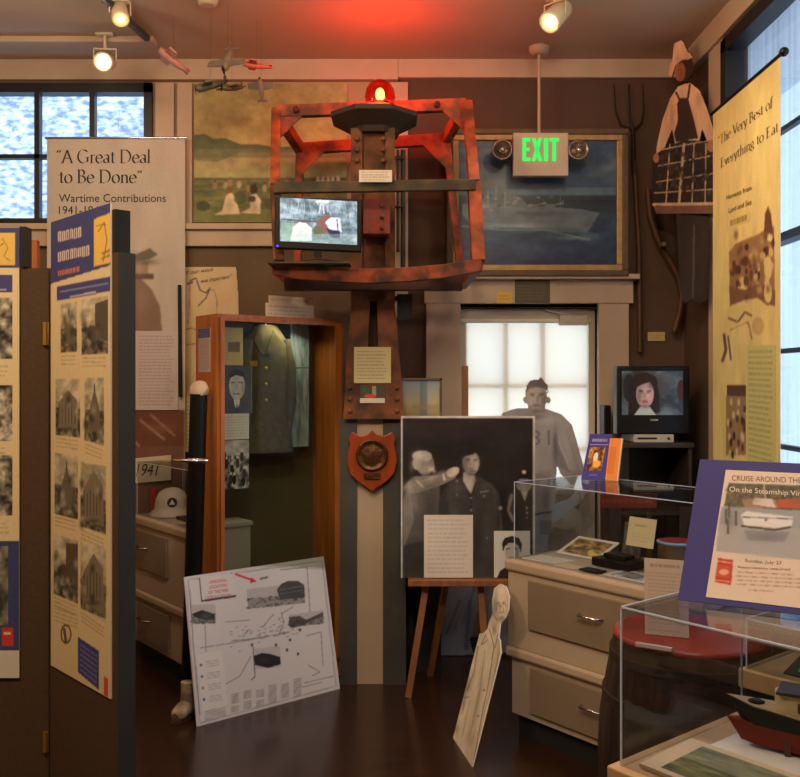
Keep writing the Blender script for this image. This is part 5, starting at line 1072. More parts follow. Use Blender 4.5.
MB().add([V(tx0+.01, 5.22, tz0+.005), V(tx1-.01, 5.22, tz0+.005), V(tx1-.01, 5.22, tz1-.01), V(tx0+.01, 5.22, tz1-.01), V(tx0+.07, 5.5, tz0+.01), V(tx1-.07, 5.5, tz0+.01), V(tx1-.07, 5.5, tz1-.09), V(tx0+.07, 5.5, tz1-.09)], [(0, 1, 2, 3), (7, 6, 5, 4), (0, 4, 5, 1), (1, 5, 6, 2), (2, 6, 7, 3), (3, 7, 4, 0)]).build('tube_housing', M_black, tv)
p = facing(622, 371, 683, 415, 5.117, 420, bg=(40, 36, 36)); p.blotch(0, 0, 1, 1, (46, 48, 50), (112, 120, 122), 5, 2); p.ell(629, 388, 6, 14, (30, 30, 28)); p.ell(664, 384, 9, 12, (90, 80, 76), .6); p.ell(681, 390, 4, 10, (70, 24, 24))
p.poly([(628, 415), (629, 388), (634, 375), (646, 372), (656, 377), (659, 392), (660, 412), (650, 415)], (34, 20, 20)); p.ell(645, 394, 9, 14, (206, 156, 144)); p.poly([(635, 388), (638, 378), (648, 374), (655, 384), (650, 382), (643, 384)], (40, 22, 22)); p.line([(639, 391), (643, 391)], 1.5, (60, 34, 32)); p.line([(647, 391), (651, 391)], 1.5, (60, 34, 32)); p.line([(645, 393), (645.5, 398)], 1, (160, 104, 96)); p.line([(642, 402), (648, 402)], 1.6, (150, 60, 60)); p.poly([(634, 415), (640, 407), (650, 407), (656, 415)], (190, 186, 176)); p.face(645, 394, 8, 13, (200, 150, 138), 1); p.soft(640, 380, 6, 6, (50, 28, 26), .7); p.soft(652, 384, 5, 6, (50, 28, 26), .6); p.soften(2)
p.build('screen', tv, th=.002, m=colmat('tube_picture', .25, .42))
MB().box(P(650, 421, 5.116), P(658, 419, 5.119)).build('maker_strip', M_chrome, tv)
# small speaker on the case side
tag(MB().box((X(603, 5.45), 5.42, Z(436, 5.45)), (X(610, 5.45), 5.545, Z(405, 5.45))).build('small_speaker', M_black, bevel=.008), 'small upright black speaker fixed to the door casing left of the television', 'speaker')

# ================================================================== ON AND IN THE RIGHT GLASS CASE
def onr(a, b, z): return RA+W*a+U*b+V(0, 0, z)
def brochure(px0, px1, pxt0, pxt1, pyb, pyt, Y, lean, label, draw, th, edge, name='brochure'):
    zb_ = 1.151; k = 1
    bl_ = V(X(px0, Y), Y, zb_); br_ = V(X(px1, Y-.02), Y-.02, zb_); tl_ = V(X(pxt0, Y+lean), Y+lean, Z(pyt, Y+lean))
    p = Print(bl_, br_, tl_, 500, bg=(60, 50, 130)); draw(p); return tag(p.build(name, th=th, edge=edge), label, 'book', 'books on the right glass case')
def d1(p):
    p.urect(.0, 0, 1, 1, (56, 44, 132)); p.urect(.14, .2, .82, .72, (120, 60, 30)); p.blotch(.15, .21, .8, .71, (60, 20, 16), (246, 170, 60), 5, 5); p.uell(.45, .5, .1, .1, (240, 220, 190)); p.uell(.55, .35, .16, .08, (250, 180, 50)); p.urect(.1, .76, .9, .775, (200, 190, 220))
    p.lines(.15, .8, .88, .93, 1, (230, 226, 240), .9, .5); p.lines(.3, .08, .7, .14, 1, (180, 150, 200), .8, .5)
brochure(581, 604, 590, 612, 480, 434, 4.17, .06, 'blue covered booklet with a fiery picture standing on the right glass case', d1, .004, M_white, 'booklet')
def d2(p): p.urect(0, 0, 1, 1, (226, 130, 34)); p.urect(.1, .15, .6, .8, (200, 100, 30), .5); p.urect(.9, 0, 1, 1, (236, 210, 170))
brochure(605, 618, 610, 624, 481, 438, 4.15, .055, 'orange covered book standing beside the blue booklet on the right glass case', d2, .02, M_white, 'book')

def flat(a0, b0, a1, b1, z, name, label, cat, draw, th=.002, lift=0, skew=0, bg=(206, 196, 180), res=420):
    p = Print(onr(a0, b0, z), onr(a1, b0+skew, z), onr(a0+skew*.5, b1, z+lift), res, bg=bg); draw(p); return tag(p.build(name, th=th), label, cat)
def dphoto(p): p.urect(.08, .1, .92, .9, (120, 100, 60)); p.blotch(.08, .1, .92, .9, (80, 56, 30), (214, 190, 110), 6, 4)
zc1 = .805
o = flat(.06, .26, .30, .42, zc1+.002, 'open_photo_book', 'open booklet with a sepia photo tilted up in the right glass case', 'booklet', dphoto, .004, .06)
flat(.04, .05, .22, .17, zc1, 'white_paper', 'white papers lying at the left front of the right glass case', 'document', lambda p: p.lines(.1, .1, .9, .9, 6, (170, 160, 144), .5), .004, skew=.02)
flat(.24, .04, .36, .11, zc1, 'tan_card', 'small tan card lying at the front of the right glass case', 'card', lambda p: None, .003, bg=(206, 180, 130))
flat(.5, .05, .74, .2, zc1, 'photo_strip', 'pale sheet with a grey photograph lying right in the glass case', 'photograph', lambda p: (p.urect(.08, .15, .6, .85, (120, 116, 108)), p.blotch(.08, .15, .6, .85, (60, 58, 52), (190, 184, 170), 5, 8)), .003)
tag(MB().obox(onr(.34, .17, zc1), W*.2, U*.13, V(0, 0, .035)).obox(onr(.38, .2, zc1+.035), W*.12, U*.07, V(0, 0, .02)).build('black_camera_case', M_black, bevel=.005), 'black flat instrument case in the middle of the right glass case', 'case')
tag(MB().obox(onr(.38, .04, zc1), W*.1, U*.06, V(0, 0, .006)).build('black_wallet', M_blackm), 'thin black wallet lying between two cards in the right glass case', 'wallet')
p = Print(onr(.36, .36, zc1), onr(.45, .36, zc1), onr(.36, .38, zc1+.17), 420, bg=(92, 84, 72)); p.blotch(.1, .1, .9, .9, (54, 50, 44), (110, 102, 88), 4, 1)
tag(p.build('dark_photo_frame', th=.012, edge=M_fdark), 'dark upright photo frame at the back of the right glass case', 'frame')
q0 = onr(.56, .30, zc1); p = Print(q0+V(-.06, .02, .0), q0+V(.07, -.02, 0), q0+V(-.06, .03, .135), 420, bg=(216, 196, 148)); p.lines(.15, .15, .85, .55, 4, (176, 150, 104), .6); p.lines(.25, .65, .75, .8, 1, (140, 110, 70), .7)
a0_, a1_ = None, None
def rpt(px, py, Y): return P(px, py, Y)
pp = Print(V(X(628, 3.71), 3.71, .802), V(X(657, 3.71), 3.71, .802), V(X(629, 3.71), 3.72, .94), 420, bg=(216, 196, 148))
p = Print(onr(.60, .07, .94), onr(.73, .07, .94), onr(.605, .09, 1.055), 420, bg=(216, 196, 148)); p.lines(.15, .15, .85, .5, 3, (176, 150, 104), .6); p.lines(.25, .65, .75, .8, 1, (140, 110, 70), .7)
cc_ = thing('caption_card', onr(.66, .08, zc1), 'cream caption card raised on a small clear stand in the right glass case', 'card'); p.build('card_face', cc_, th=.003)
MB().obox(onr(.65, .078, zc1), W*.02, U*.012, V(0, 0, .15)).build('card_stand', M_acr, cc_)
rs = thing('red_name_sign', onr(.35, .455, 0.95), 'dull red wooden strip sign behind the right glass case', 'sign')
p = Print(V(X(600, 4.62), 4.62, Z(508, 4.62)), V(X(656, 4.5), 4.5, Z(508, 4.5)), V(X(600, 4.62), 4.62, Z(494, 4.62)), 400, bg=(116, 40, 28)); p.lines(.04, .25, .96, .75, 1, (170, 110, 80), .6, .6); p.build('sign_face', rs, th=.02, edge=M_plaq)
MB().box((X(606, 4.62), 4.64, 0), (X(606, 4.62)+.02, 4.66, Z(500, 4.62))).box((X(650, 4.5), 4.54, 0), (X(650, 4.5)+.02, 4.56, Z(500, 4.5))).build('sign_legs', M_old, rs)
lc = onr(.665, .33, 0)
tn = thing('round_tin', lc+V(0, 0, zc1), 'round tin with a pale blue rim and red inside in the right glass case', 'tin')
MB().lathe(lc+V(0, 0, zc1), [(.07, 0), (.078, .02), (.078, .12)], 28).build('tin_body', mat('dull_tin', (120, 104, 80), .4, .5), tn); MB().lathe(lc+V(0, 0, zc1+.12), [(.078, 0), (.083, .004), (.083, .01), (.074, .012)], 28).build('rim', mat('pale_blue_enamel', (130, 170, 196), .3), tn); MB().lathe(lc+V(0, 0, zc1+.1325), [(.074, 0), (.06, .003), (.002, .004)], 28).build('red_lining', mat('red_lining', (130, 36, 34), .6), tn)
p = Print(onr(.60, .44, zc1+.02), onr(.74, .44, zc1+.02), onr(.6, .445, zc1+.26), 420, bg=(52, 40, 34)); p.uell(.5, .55, .25, .26, (34, 24, 20)); p.uell(.5, .52, .14, .17, (146, 108, 84)); p.urect(.3, 0, .7, .25, (120, 100, 76)); p.noise(4)
tag(p.build('dark_portrait', th=.006, edge=M_fdark), 'dark portrait of a seated figure at the back right of the glass case', 'photograph')

# ================================================================== BARREL
BC = V(.934, 2.9, 0)
ba = thing('wooden_barrel', BC, 'dark stained wooden barrel with a red top', 'barrel')
M_bar = mat('dark_barrel_staves', (58, 38, 26), .5, scale=10, bump=.2, rgb2=(34, 22, 15), stretch=(2, 2, .3))
mb = MB(); prof = [(.235, 0), (.262, .12), (.285, .26), (.292, .4), (.285, .54), (.262, .68), (.24, .79)]
ns = 22
for k in range(ns):
    a0, a1 = 2*math.pi*k/ns+.006, 2*math.pi*(k+1)/ns-.006; am = (a0+a1)/2
    vs = []
    for r, z in prof:
        for a, rr_ in ((a0, r-.006), (am, r), (a1, r-.006)): vs.append(BC+V(math.cos(a)*rr_, math.sin(a)*rr_, z))
    mb.add(vs, [(i*3+j, i*3+j+1, (i+1)*3+j+1, (i+1)*3+j) for i in range(len(prof)-1) for j in range(2)], True)
mb.lathe(BC, [(max(r-.008, 0), z) for r, z in prof], 44); mb.build('staves', M_bar, ba)
for z, r in ((.06, .252), (.2, .278), (.6, .279), (.73, .256)): MB().lathe(BC+V(0, 0, z-.018), [(r-.006, 0), (r-.002, 0), (r-.002, .03), (r-.008, .03)], 44, smooth=False).build('hoop', mat('dark_hoop', (40, 28, 20), .7), ba)
MB().lathe(BC+V(0, 0, .778), [(.20, -.004), (.238, 0), (.241, .008), (.241, .018), (.23, .022), (.002, .022)], 44).build('red_top', mat('red_painted_top', (160, 54, 42), .3, rgb2=(130, 44, 36), scale=5), ba)
Yq = 2.86
p = Print(V(X(645, Yq), Yq, .803), V(X(689, Yq-.05), Yq-.05, .803), V(X(645, Yq+.01), Yq+.02, 1.04), 420, bg=(196, 180, 164)); p.lines(.08, .04, .94, .84, 17, (150, 128, 116), .65, .4); p.lines(.14, .88, .9, .95, 1, (120, 96, 84), .8, .5)
tag(p.build('text_sheet', th=.004), 'printed text sheet standing upright on the red barrel top', 'document')
tag(MB().bar(V(X(636, 2.74), 2.74, .806), V(X(672, 2.68), 2.68, .806), .016, .01).build('clear_ruler', mat('clear_plastic_white', (206, 196, 186), .2)), 'pale plastic strip lying on the front of the red barrel top', 'strip')

# ================================================================== FOREGROUND SHIP CASE
C0 = V(.444, 1.81, 0); zb1 = .83
pd = thing('display_plinth', C0+W*.5+U*.2, 'pale wood rimmed plinth under the ship model case in the near right corner', 'plinth')
M_base = mat('pale_maple', (190, 158, 116), .45, var=.15, scale=5, stretch=(3, 3, 1))
MB().obox(C0+W*.01+U*.01, W*.98, U*.43, V(0, 0, zb1-.07)).build('body', mat('dark_brown_cloth', (40, 30, 24), .9), pd)
MB().obox(C0-W*.02-U*.02+V(0, 0, zb1-.07), W*1.04, U*.49, V(0, 0, .07)).build('rim', M_base, pd, bevel=.004)
vitrine(C0, W, 1.0, U, .45, zb1+.0005, 1.15, 'clear case over the ship model in the near right corner')
def on1(a, b, z): return C0+W*a+U*b+V(0, 0, zb1+z)
p = Print(on1(.03, .02, .010), on1(.62, .02, .010), on1(.03, .2, .016), 480, bg=(206, 186, 156)); p.blotch(.07, .1, .97, .9, (66, 74, 44), (166, 152, 96), 9, 5); p.blotch(.07, .5, .6, .9, (96, 112, 104), (140, 146, 128), 6, 8, .6); p.noise(3)
dg = tag(p.build('landscape_print', th=.008, edge=M_base), 'green landscape print lying under glass in the near corner case', 'print')
tag(MB().obox(on1(.06, .22, .001), W*.7, U*.19, V(0, 0, .004)).build('white_mat', M_white), 'white sheet lying beneath the ship model', 'sheet')
# steam ship model, bow to the left
S0 = V(.70, 1.93, 0); sd = V(.857, -.515, 0); sn = V(.515, .857, 0)
sh = thing('ship_model', S0+sd*.3+V(0, 0, zb1+.006), 'wooden model ship with dark green hull and cream cabins inside the near case', 'ship model')
def hull(z0, z1, s0, s1, name, m):
    prof = [(0, .0), (.06, .028), (.16, .046), (.32, .052), (.48, .046), (.56, .03), (.58, .018)]
    vs = []
    for z, s, sh0 in ((z0, s0, .03), (z1, s1, 0)):
        L_ = [(max(t, sh0 if i == 0 else t), w*s, i) for i, (t, w) in enumerate(prof)]
        rise = lambda t: .018*max(0, 1-t/.25)**2 if (z == z1 and name == 'upper_hull') or name == 'deck' else 0
        ring = [S0+sd*t+sn*w+V(0, 0, z+rise(t)) for t, w, i in L_]+[S0+sd*t-sn*w+V(0, 0, z+rise(t)) for t, w, i in L_[::-1]]
        vs += ring
    n = len(vs)//2
    return MB().add(vs, [(i, (i+1) % n, n+(i+1) % n, n+i) for i in range(n)]+[list(range(n))[::-1], [n+i for i in range(n)]]).build(name, m, sh)
h0 = zb1+.006
hull(h0+.008, h0+.052, .62, .93, 'lower_hull', mat('red_hull_paint', (120, 46, 30), .6, spec=.2)); hull(h0+.052, h0+.078, .95, 1.05, 'upper_hull', mat('green_hull_paint', (34, 42, 34), .6, spec=.2)); hull(h0+.0775, h0+.081, .97, .97, 'deck', mat('cream_deck', (176, 152, 110), .6))
for t in (.12, .42): MB().obox(S0+sd*t-sn*.03+V(0, 0, zb1+.006), sd*.012, sn*.06, V(0, 0, .03)).build('cradle', M_old, sh)
cm = mat('cream_cabin_paint', (214, 194, 142), .5); zd = h0+.081
c1 = MB().obox(S0+sd*.13-sn*.033+V(0, 0, zd), sd*.36, sn*.066, V(0, 0, .045)).lathe(S0+sd*.13+V(0, 0, zd), [(.033, 0), (.033, .045)], 20).build('lower_cabin', cm, sh)
for k in range(5):
    q = S0+sd*(.145+k*.045)-sn*.0335+V(0, 0, zd+.012); MB().obox(q, sd*.013, -sn*.001, V(0, 0, .02)).build('porthole', M_ink2, c1)
MB().obox(S0+sd*.105-sn*.04+V(0, 0, zd+.045), sd*.38, sn*.08, V(0, 0, .006)).build('cabin_roof', M_dark, sh)
c2 = MB().obox(S0+sd*.155-sn*.025+V(0, 0, zd+.051), sd*.16, sn*.05, V(0, 0, .04)).build('wheelhouse', cm, sh)
for k in range(3): MB().obox(S0+sd*(.167+k*.045)-sn*.0255+V(0, 0, zd+.065), sd*.022, -sn*.001, V(0, 0, .015)).build('wheelhouse_window', M_ink2, c2)
MB().obox(S0+sd*.145-sn*.034+V(0, 0, zd+.091), sd*.2, sn*.068, V(0, 0, .006)).build('wheelhouse_roof', mat('green_roof_paint', (60, 92, 72), .5), sh)
MB().tube([S0+sd*.44+V(0, 0, zd+.051), S0+sd*.445+V(0, 0, zd+.16)], .016, 14).build('funnel', M_black, sh)
MB().lathe(S0+sd*.06+V(0, 0, zd), [(.016, 0), (.012, .006), (.018, .012), (.01, .016)], 12).build('anchor_winch', M_blackm, sh)
# second case behind it
D0 = V(.913, 2.43, 0)
pd2 = thing('display_plinth', D0+W*.3+U*.15, 'pale rimmed plinth behind the ship model case, right of the barrel', 'plinth')
MB().obox(D0+W*.015+U*.015, W*.6, U*.26, V(0, 0, zb1-.05)).build('body', mat('dark_brown_cloth', (40, 30, 24)), pd2)
MB().obox(D0+V(0, 0, zb1-.05), W*.64, U*.29, V(0, 0, .05)).build('rim', M_base, pd2, bevel=.003)
vitrine(D0+W*.015+U*.015, W, .6, U, .26, zb1+.0005, .965, 'low clear case behind the ship model case')
p = Print(D0+W*.1+U*.05+V(0, 0, zb1+.003), D0+W*.58+U*.05+V(0, 0, zb1+.003), D0+W*.14+U*.2+V(0, 0, zb1+.1), 300, bg=(44, 44, 40)); p.blotch(0, 0, 1, 1, (32, 32, 30), (62, 62, 54), 5, 3); tag(p.build('dark_slanted_board', th=.006, edge=M_blackm), 'dark slanted board inside the low clear case', 'board')

# ================================================================== BLUE CRUISE NOTICE ON THE NEAR CASE
sb = V(.576, 1.866, 1.1512); dxx = V(.857, -.515, 0); LW = .36
tl_ = V(.65, 1.95, 1.435)
cn = thing('cruise_notice', sb+dxx*LW/2, 'large blue board with a steamship cruise flyer standing on the near glass case', 'notice board')
p = Print(sb, sb+dxx*LW, tl_, 700, bg=(60, 60, 132)); p.build('blue_backing', cn, th=.006, edge=M_blue)
def on_s(px, py, off=.0): return p.world(px, py, off)
q0, q1, q3 = p.world(706, 597, .0015), p.world(706, 597, .0015)+dxx*.30, p.world(726, 470, .0015)
f = Print(q0, q1, q3, 760, bg=(226, 210, 196))
f.poly([(729, 483), (830, 486), (818, 562), (716, 551)], (150, 156, 166)); a = f.uv(729, 483); b = f.uv(716, 551)
bd0 = [(729, 483), (830, 487), (826, 512), (724, 506)]; f.poly(bd0, (96, 92, 78))
for i in range(260):
    t = rr.random(); x = 727+t*95; y = 486+rr.random()*20+t*3; f.ell(x, y, 2.2, 1.6, rr.choice([(70, 84, 60), (120, 104, 76), (60, 66, 56), (150, 120, 84), (104, 110, 100)]), .6)
f.poly([(778, 500), (800, 498), (806, 508), (776, 508)], (190, 90, 66)); f.poly([(742, 500), (760, 498), (776, 500), (778, 508), (745, 508)], (170, 130, 120)); f.line([(764, 484), (766, 504)], 1.4, (200, 190, 180)); f.poly([(752, 504), (754, 498), (772, 499), (776, 508)], (220, 214, 208))
f.poly([(722, 507), (826, 512), (823, 530), (719, 524)], (156, 164, 176)); f.poly([(719, 524), (824, 530), (818, 562), (716, 551)], (172, 174, 180))
f.poly([(741, 515), (746, 511), (793, 517), (792, 526), (775, 528), (744, 525)], (226, 226, 230)); f.line([(742, 517), (793, 519)], 1, (70, 80, 120)); f.line([(741, 526), (775, 530), (791, 527)], 1.8, (80, 70, 70)); f.ell(766, 520, 1.2, 1.2, (40, 40, 60)); f.poly([(744, 530), (790, 532), (784, 542), (748, 540)], (130, 132, 142), .6)
for x, y in ((729, 512), (726, 518), (728, 528), (736, 520)): f.line([(x, y-9), (x, y+6)], 2, (60, 56, 54), .8)
f.poly([(718, 558), (733, 560), (731, 585), (715, 582)], (190, 60, 44)); f.poly([(718, 564), (731, 566), (730, 579), (716, 577)], (206, 84, 60)); f.ell(724, 572, 5, 3, (230, 180, 150)); f.line([(717, 561), (732, 563)], 1.4, (230, 170, 150)); f.line([(715, 580), (730, 582)], 1.4, (230, 170, 150))
for (x0, x1, y0_, sl) in ((738, 790, 572, .05), (736, 830, 576, .05), (736, 830, 580, .05), (736, 830, 584, .05), (748, 775, 590, .05)): 
    x = x0
    while x < x1: w_ = 3+rr.random()*5; f.line([(x, y0_+(x-x0)*sl), (x+w_, y0_+(x+w_-x0)*sl)], 1, (150, 122, 104), .8); x += w_+1.2
f.soft(766, 519, 22, 4, (236, 236, 240), .4); f.soft(750, 500, 16, 5, (140, 120, 110), .5); f.soft(800, 500, 14, 6, (110, 100, 84), .5); f.soft(766, 537, 24, 6, (110, 114, 126), .5); f.soft(760, 556, 20, 4, (190, 192, 196), .5); f.soft(730, 520, 8, 14, (120, 116, 110), .5); f.soften(2); f.noise(2); fo_ = f.build('flyer', cn, th=.001)
place_text('CRUISE AROUND THE PENINSULA', f, (732, 480.5), (842, 484.5), 5.2, mat('plum_ink', (120, 84, 84), .7), cn, off=.0006)
place_text('On the Steamship Virginia V', f, (729.5, 491.5), (824, 497.5), 5, M_wink, cn, off=.0006)
place_text('Sunday, July 27', f, (745, 562), (782, 564.5), 3.2, mat('plum_ink', (120, 84, 84)), cn, off=.0006)
place_text('Reservations required', f, (738, 568), (790, 570.5), 2.2, mat('plum_ink', (120, 84, 84)), cn, off=.0006)
for s_ in (.08, .28): MB().prism([sb+dxx*s_-p.nrm*.007+UP*.2*0, sb+dxx*s_-p.nrm*.007+(tl_-sb)*.7, sb+dxx*s_+V(.515, .857, 0)*.17], dxx*.006).build('easel_strut', M_white, cn)

# ================================================================== CEILING FITTINGS
Ys = 5.36
es = thing('exit_sign', P(540, 60, Ys), 'green lit EXIT sign hanging from the ceiling before the ship painting', 'sign')
es.location.z = ZC
MB().lathe(V(X(539, Ys), Ys, ZC-.045), [(.03, 0), (.055, .01), (.06, .03), (.06, .045)], 24).build('ceiling_canopy', M_trim, es)
MB().tube([V(X(539, Ys), Ys, ZC-.04), P(539, 134, Ys)], .009).build('stem', M_trim, es)
MB().box((X(512.5, Ys), Ys-.03, Z(177, Ys)), (X(567.5, Ys), Ys+.02, Z(134, Ys))).build('housing', mat('sign_housing', (198, 176, 152), .5), es, bevel=.005)
q = Print(P(512, 177, Ys-.031), P(568, 177, Ys-.031), P(512, 134, Ys-.031), 20); lt = None
cu = bpy.data.curves.new('exit', 'FONT'); 
lg = emis('exit_green', (20, 240, 90), .75)
def letters(polys): 
    for pl_ in polys: MB().prism([P(x, y, Ys-.034) for x, y in pl_], (0, .003, 0)).build('letter_stroke', lg, lo_)
yt, ybm = 138, 161
for ch, x0, x1 in (('e', 522.5, 530.5), ('x', 532, 542), ('i', 544, 548), ('t', 549.5, 559)):
    mb = MB()
    R = lambda a, b, c, d: mb.prism([P(a, b, Ys-.034), P(c, b, Ys-.034), P(c, d, Ys-.034), P(a, d, Ys-.034)], (0, .003, 0))
    if ch == 'e': R(x0, yt, x0+3.4, ybm); R(x0+3.4, yt, x1, yt+3.4); R(x0+3.4, 147.8, x1-1, 151); R(x0+3.4, ybm-3.4, x1, ybm)
    if ch == 'x':
        for s_ in (1, -1):
            a, b = (x0, x1-3.4) if s_ == 1 else (x1-3.4, x0); mb.prism([P(a, yt, Ys-.034), P(a+3.4, yt, Ys-.034), P(b+3.4, ybm, Ys-.034), P(b, ybm, Ys-.034)], (0, .003+.0003*s_, 0))
    if ch == 'i': R(x0, yt, x1, ybm)
    if ch == 't': R(x0, yt, x1, yt+3.4); R(x0+3, yt+3.4, x0+6.4, ybm)
    mb.build('letter', lg, es)
for px, rd in ((502, 1), (578, 0)):
    c_ = P(px, 150, Ys-.03); l_ = MB().lathe(c_+V(0, .05, 0), [(.02, 0), (.045, .01), (.06, .05), (.06, .065), (.053, .066), (.04, .035), (.018, .018)], 24, axis=(0, -1, 0)).build('emergency_lamp', mat('lamp_reflector', (150, 132, 116), .25, .7), es)
    MB().ball(c_+V(0, -.005, 0), .018, 8).build('lamp_bulb', M_chrome, l_)
    MB().tube([c_+V(0, .03, 0), V(X(512 if px < 540 else 568, Ys), Ys, c_.z)], .012).build('lamp_arm', M_trim, l_)

def track_head(px, py, Y, aim, label, col, st, power, r=.055, len_=.13, stemz=True):
    c = P(px, py, Y); t = thing('track_light', V(c.x, c.y, c.z), label, 'ceiling light', 'ceiling spotlights'); aim = Vector(aim).normalized()
    MB().lathe(c-aim*len_*.6, [(.012, -.02), (r*.75, -.01), (r*.85, 0), (r, len_*.9), (r, len_), (r*.86, len_), (r*.8, len_*.8)], 24, axis=aim).build('lamp_can', mat('white_enamel', (208, 192, 160), .4), t)
    MB().lathe(c-aim*len_*.6, [(r*.5, len_*.95), (.002, len_*.97)], 20, axis=aim).build('lamp_lens', emis('lamp_glow_'+label[:4], col, st), t)
    s = aim.cross(V(0, 0, 1)).normalized()
    MB().tube([c+s*(r+.008), c+s*(r+.008)+V(0, 0, r+.02), c-s*(r+.008)+V(0, 0, r+.02), c-s*(r+.008)], .005, 8).build('yoke', mat('white_enamel', (208, 192, 160)), t)
    MB().tube([c+V(0, 0, r+.02), V(c.x, c.y, ZC-.008)], .009).build('stem', mat('white_enamel', (208, 192, 160)), t)
    MB().box((c.x-.05, c.y-.02, ZC-.012), (c.x+.05, c.y+.02, ZC)).build('mount', mat('white_enamel', (208, 192, 160)), t)
    if power:
        ld = bpy.data.lights.new('spot', 'SPOT'); ld.energy = power; ld.spot_size = math.radians(75); ld.spot_blend = .7; ld.color = (1, .78, .55); ld.shadow_soft_size = .04
        lo = bpy.data.objects.new('spot_lamp', ld); COL.objects.link(lo); lo.location = c+aim*(len_*.5); lo.rotation_euler = aim.to_track_quat('-Z', 'Y').to_euler()
track_head(105, 62, 5.15, (.08, -1, -.35), 'round spotlight facing the viewer beside the high left window', (255, 240, 220), 14, 30, r=.055)
track_head(120, 14, 4.7, (.25, -.55, -.8), 'yellow glowing spotlight at the top edge on the ceiling track', (255, 205, 110), 9, 30, r=.045)
track_head(555, 17, 4.68, (-.5, -.5, -.62), 'white cylinder spotlight on the ceiling near the EXIT sign', (255, 225, 170), 10, 30, r=.058, len_=.17)
tag(MB().bar(P(120, 5, 4.74)*1.0+V(0, 0, 0), P(120, 5, 4.74)+V(.02, .01, 0), .01, .01).build('cable_clip', M_black), 'tiny black cable clip at the yellow glowing spotlight', 'clip') if False else None
tag(MB().bar(V(X(120, 4.6)-.1, 4.5, ZC-.03), V(X(150, 5.2), 5.15, ZC-.03), .03, .03).bar(V(X(150, 5.2)-.006, 5.1, ZC-.02), V(X(150, 5.2)-.006, 5.1, ZC), .01, .01).build('ceiling_track', M_dark), 'dark ceiling track bar running from the yellow spotlight to the wall', 'track')
tag(MB().lathe(V(X(617/3.0, 4.65), 4.7, ZC-.03), [(.035, 0), (.05, .01), (.055, .03)], 20).build('smoke_detector', M_trim), 'small round smoke detector on the ceiling above the model aeroplanes', 'detector')
# model aeroplanes hung on threads
def plane(px, py, Y, yaw, pitch, s, c, label):
    q = P(px, py, Y); t = thing('model_aeroplane', q, label, 'model aeroplane', 'model aeroplanes hung from the ceiling')
    R = Matrix.Rotation(yaw, 3, 'Z') @ Matrix.Rotation(pitch, 3, 'Y'); m = mat('aeroplane_paint_%d_%d_%d' % c, c, .5, scale=20, var=.3)
    T = lambda *a: q+R @ (V(*a)*s)
    MB().tube([T(-.09, 0, 0), T(-.06, 0, 0), T(.03, 0, .002), T(.1, 0, .008)], [.014*s, .024*s, .02*s, .007*s], 12).build('fuselage', m, t)
    MB().prism([T(-.055, -.1, .0), T(-.01, -.1, 0), T(.005, 0, 0), T(-.01, .1, 0), T(-.055, .1, 0), T(-.065, 0, 0)], R @ V(0, 0, .009*s)).build('wing', m, t)
    MB().prism([T(.08, -.04, .008), T(.1, -.04, .008), T(.1, .04, .008), T(.08, .04, .008)], R @ V(0, 0, .004*s)).build('tailplane', m, t)
    MB().prism([T(.075, -.002, .01), T(.1, -.002, .01), T(.103, -.002, .045), T(.09, -.002, .045)], R @ V(0, .004*s, 0)).build('fin', m, t)
    MB().lathe(T(-.092, 0, 0), [(.03*s, 0), (.03*s, .002)], 12, axis=R @ V(-1, 0, 0), sx=.2).build('propeller', M_iron, t)
    MB().tube([T(0, 0, .01), V(q.x, q.y, ZC)], .0006, 5).build('thread', M_fdark, t)
pk, gn, gy = (190, 130, 120), (92, 96, 72), (130, 116, 104)
for args in ((173, 61, 4.9, .5, .6, 1.0, pk, 'pink model aeroplane nose-up, leftmost under the ceiling'), (228, 60, 4.75, 1.35, -.9, 1.0, gy, 'grey model aeroplane hanging almost upright under the ceiling'), (257, 66, 4.95, .2, .1, .8, (206, 96, 80), 'red model aeroplane, rightmost and highest of the flight'), (211, 86, 4.9, .4, -.3, .95, gn, 'green model aeroplane low over the lake photograph, left'), (232, 88, 4.92, .9, -.2, .8, gn, 'green model aeroplane low over the lake photograph, middle'), (261, 90, 4.9, 1.5, .9, .7, gy, 'small grey model aeroplane nearest the rusty tower frame')): plane(*args)

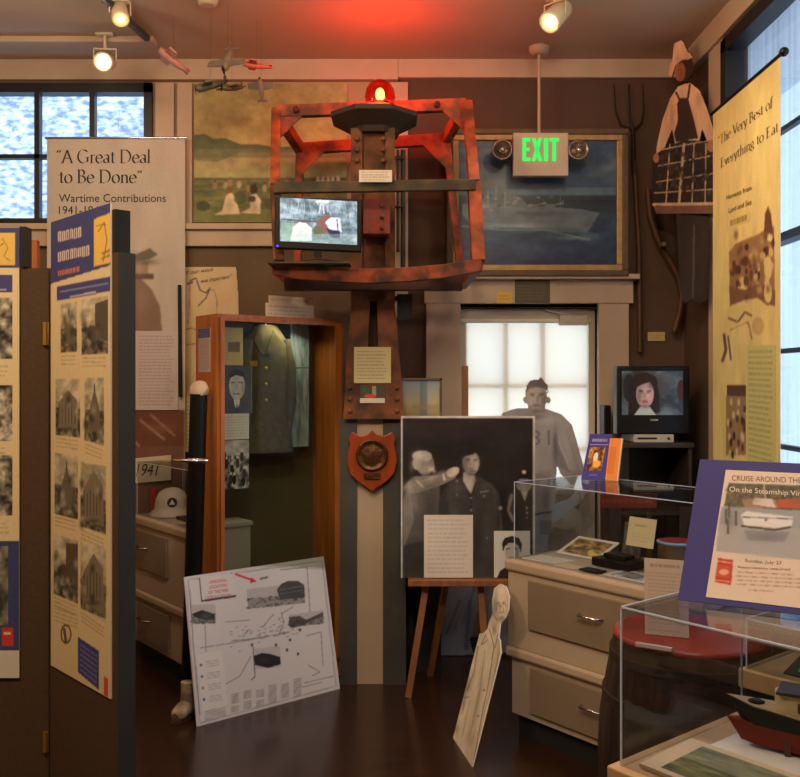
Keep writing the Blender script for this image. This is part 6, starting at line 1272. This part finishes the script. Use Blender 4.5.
# ================================================================== LIGHTS, WORLD, CAMERA
def area(loc, rot, size, e, col, sy=None):
    ld = bpy.data.lights.new('lamp', 'AREA'); ld.energy = e; ld.color = col; ld.size = size
    if sy: ld.shape = 'RECTANGLE'; ld.size_y = sy
    lo = bpy.data.objects.new('room_lamp', ld); COL.objects.link(lo); lo.location = loc; lo.rotation_euler = rot; return lo
WARM = (1, .75, .5)
def added_fill(loc, e):  # unseen point lights added to brighten the walls and ceiling
    ld = bpy.data.lights.new('added_fill', 'POINT'); ld.energy = e; ld.color = WARM; ld.shadow_soft_size = .12
    lo = bpy.data.objects.new('added_fill_light', ld); COL.objects.link(lo); lo.location = loc
for l_, e in (((-1.5, 1.5, 3.15), 44), ((.5, 1.2, 3.15), 44), ((-.6, 3.5, 3.35), 18), ((.9, 3.6, 3.3), 12), ((-2.0, 3.9, 3.3), 14)): added_fill(l_, e)
def spot(loc, tgt, e, deg, col=WARM):  # unseen spots added to brighten the banners, panel, boards and cases
    ld = bpy.data.lights.new('spot', 'SPOT'); ld.energy = e; ld.spot_size = math.radians(deg); ld.spot_blend = .6; ld.color = col; ld.shadow_soft_size = .05
    lo = bpy.data.objects.new('spot_lamp', ld); COL.objects.link(lo); lo.location = loc; lo.rotation_euler = (Vector(tgt)-Vector(loc)).to_track_quat('-Z', 'Y').to_euler()
spot((.2, 3.0, 3.4), (1.6, 4.25, 2.0), 45, 50)
spot((-1.9, 1.4, 3.4), (-1.0, 2.95, 1.5), 60, 50)
spot((-.4, 2.2, 3.4), (-.6, 4.5, .3), 60, 40, (1, .9, .8))
spot((-.3, 1.2, 3.3), (.6, 4.5, .9), 70, 38, (1, .84, .68))
spot((.1, .2, 3.3), (.9, 2.0, 1.2), 38, 50, (1, .86, .74))
spot((-1.9, 3.0, 3.4), (-1.6, 5.5, 2.3), 30, 50)
pl_ = bpy.data.lights.new('beacon', 'POINT'); pl_.energy = 16; pl_.color = (1, .15, .05); pl_.shadow_soft_size = .03
lo = bpy.data.objects.new('beacon_light', pl_); COL.objects.link(lo); lo.location = bc+V(0, 0, .1)
wd = bpy.data.worlds.new('world'); wd.use_nodes = True; SC.world = wd
wd.node_tree.nodes['Background'].inputs[0].default_value = (.80, .90, 1.0, 1); wd.node_tree.nodes['Background'].inputs[1].default_value = 1.9
cam = bpy.data.cameras.new('camera'); co_ = bpy.data.objects.new('camera', cam); COL.objects.link(co_)
co_.location = (0, 0, CZ); co_.rotation_euler = (math.pi/2, 0, 0); cam.sensor_width = 36; cam.sensor_fit = 'HORIZONTAL'; cam.lens = 36*F/800; cam.shift_y = -5.5/800; cam.clip_start = .05
SC.camera = co_
SC.view_settings.view_transform = 'Standard'; SC.view_settings.look = 'None'; SC.view_settings.gamma = 1; SC.view_settings.exposure = 0.6; SC.view_settings.use_curve_mapping = False
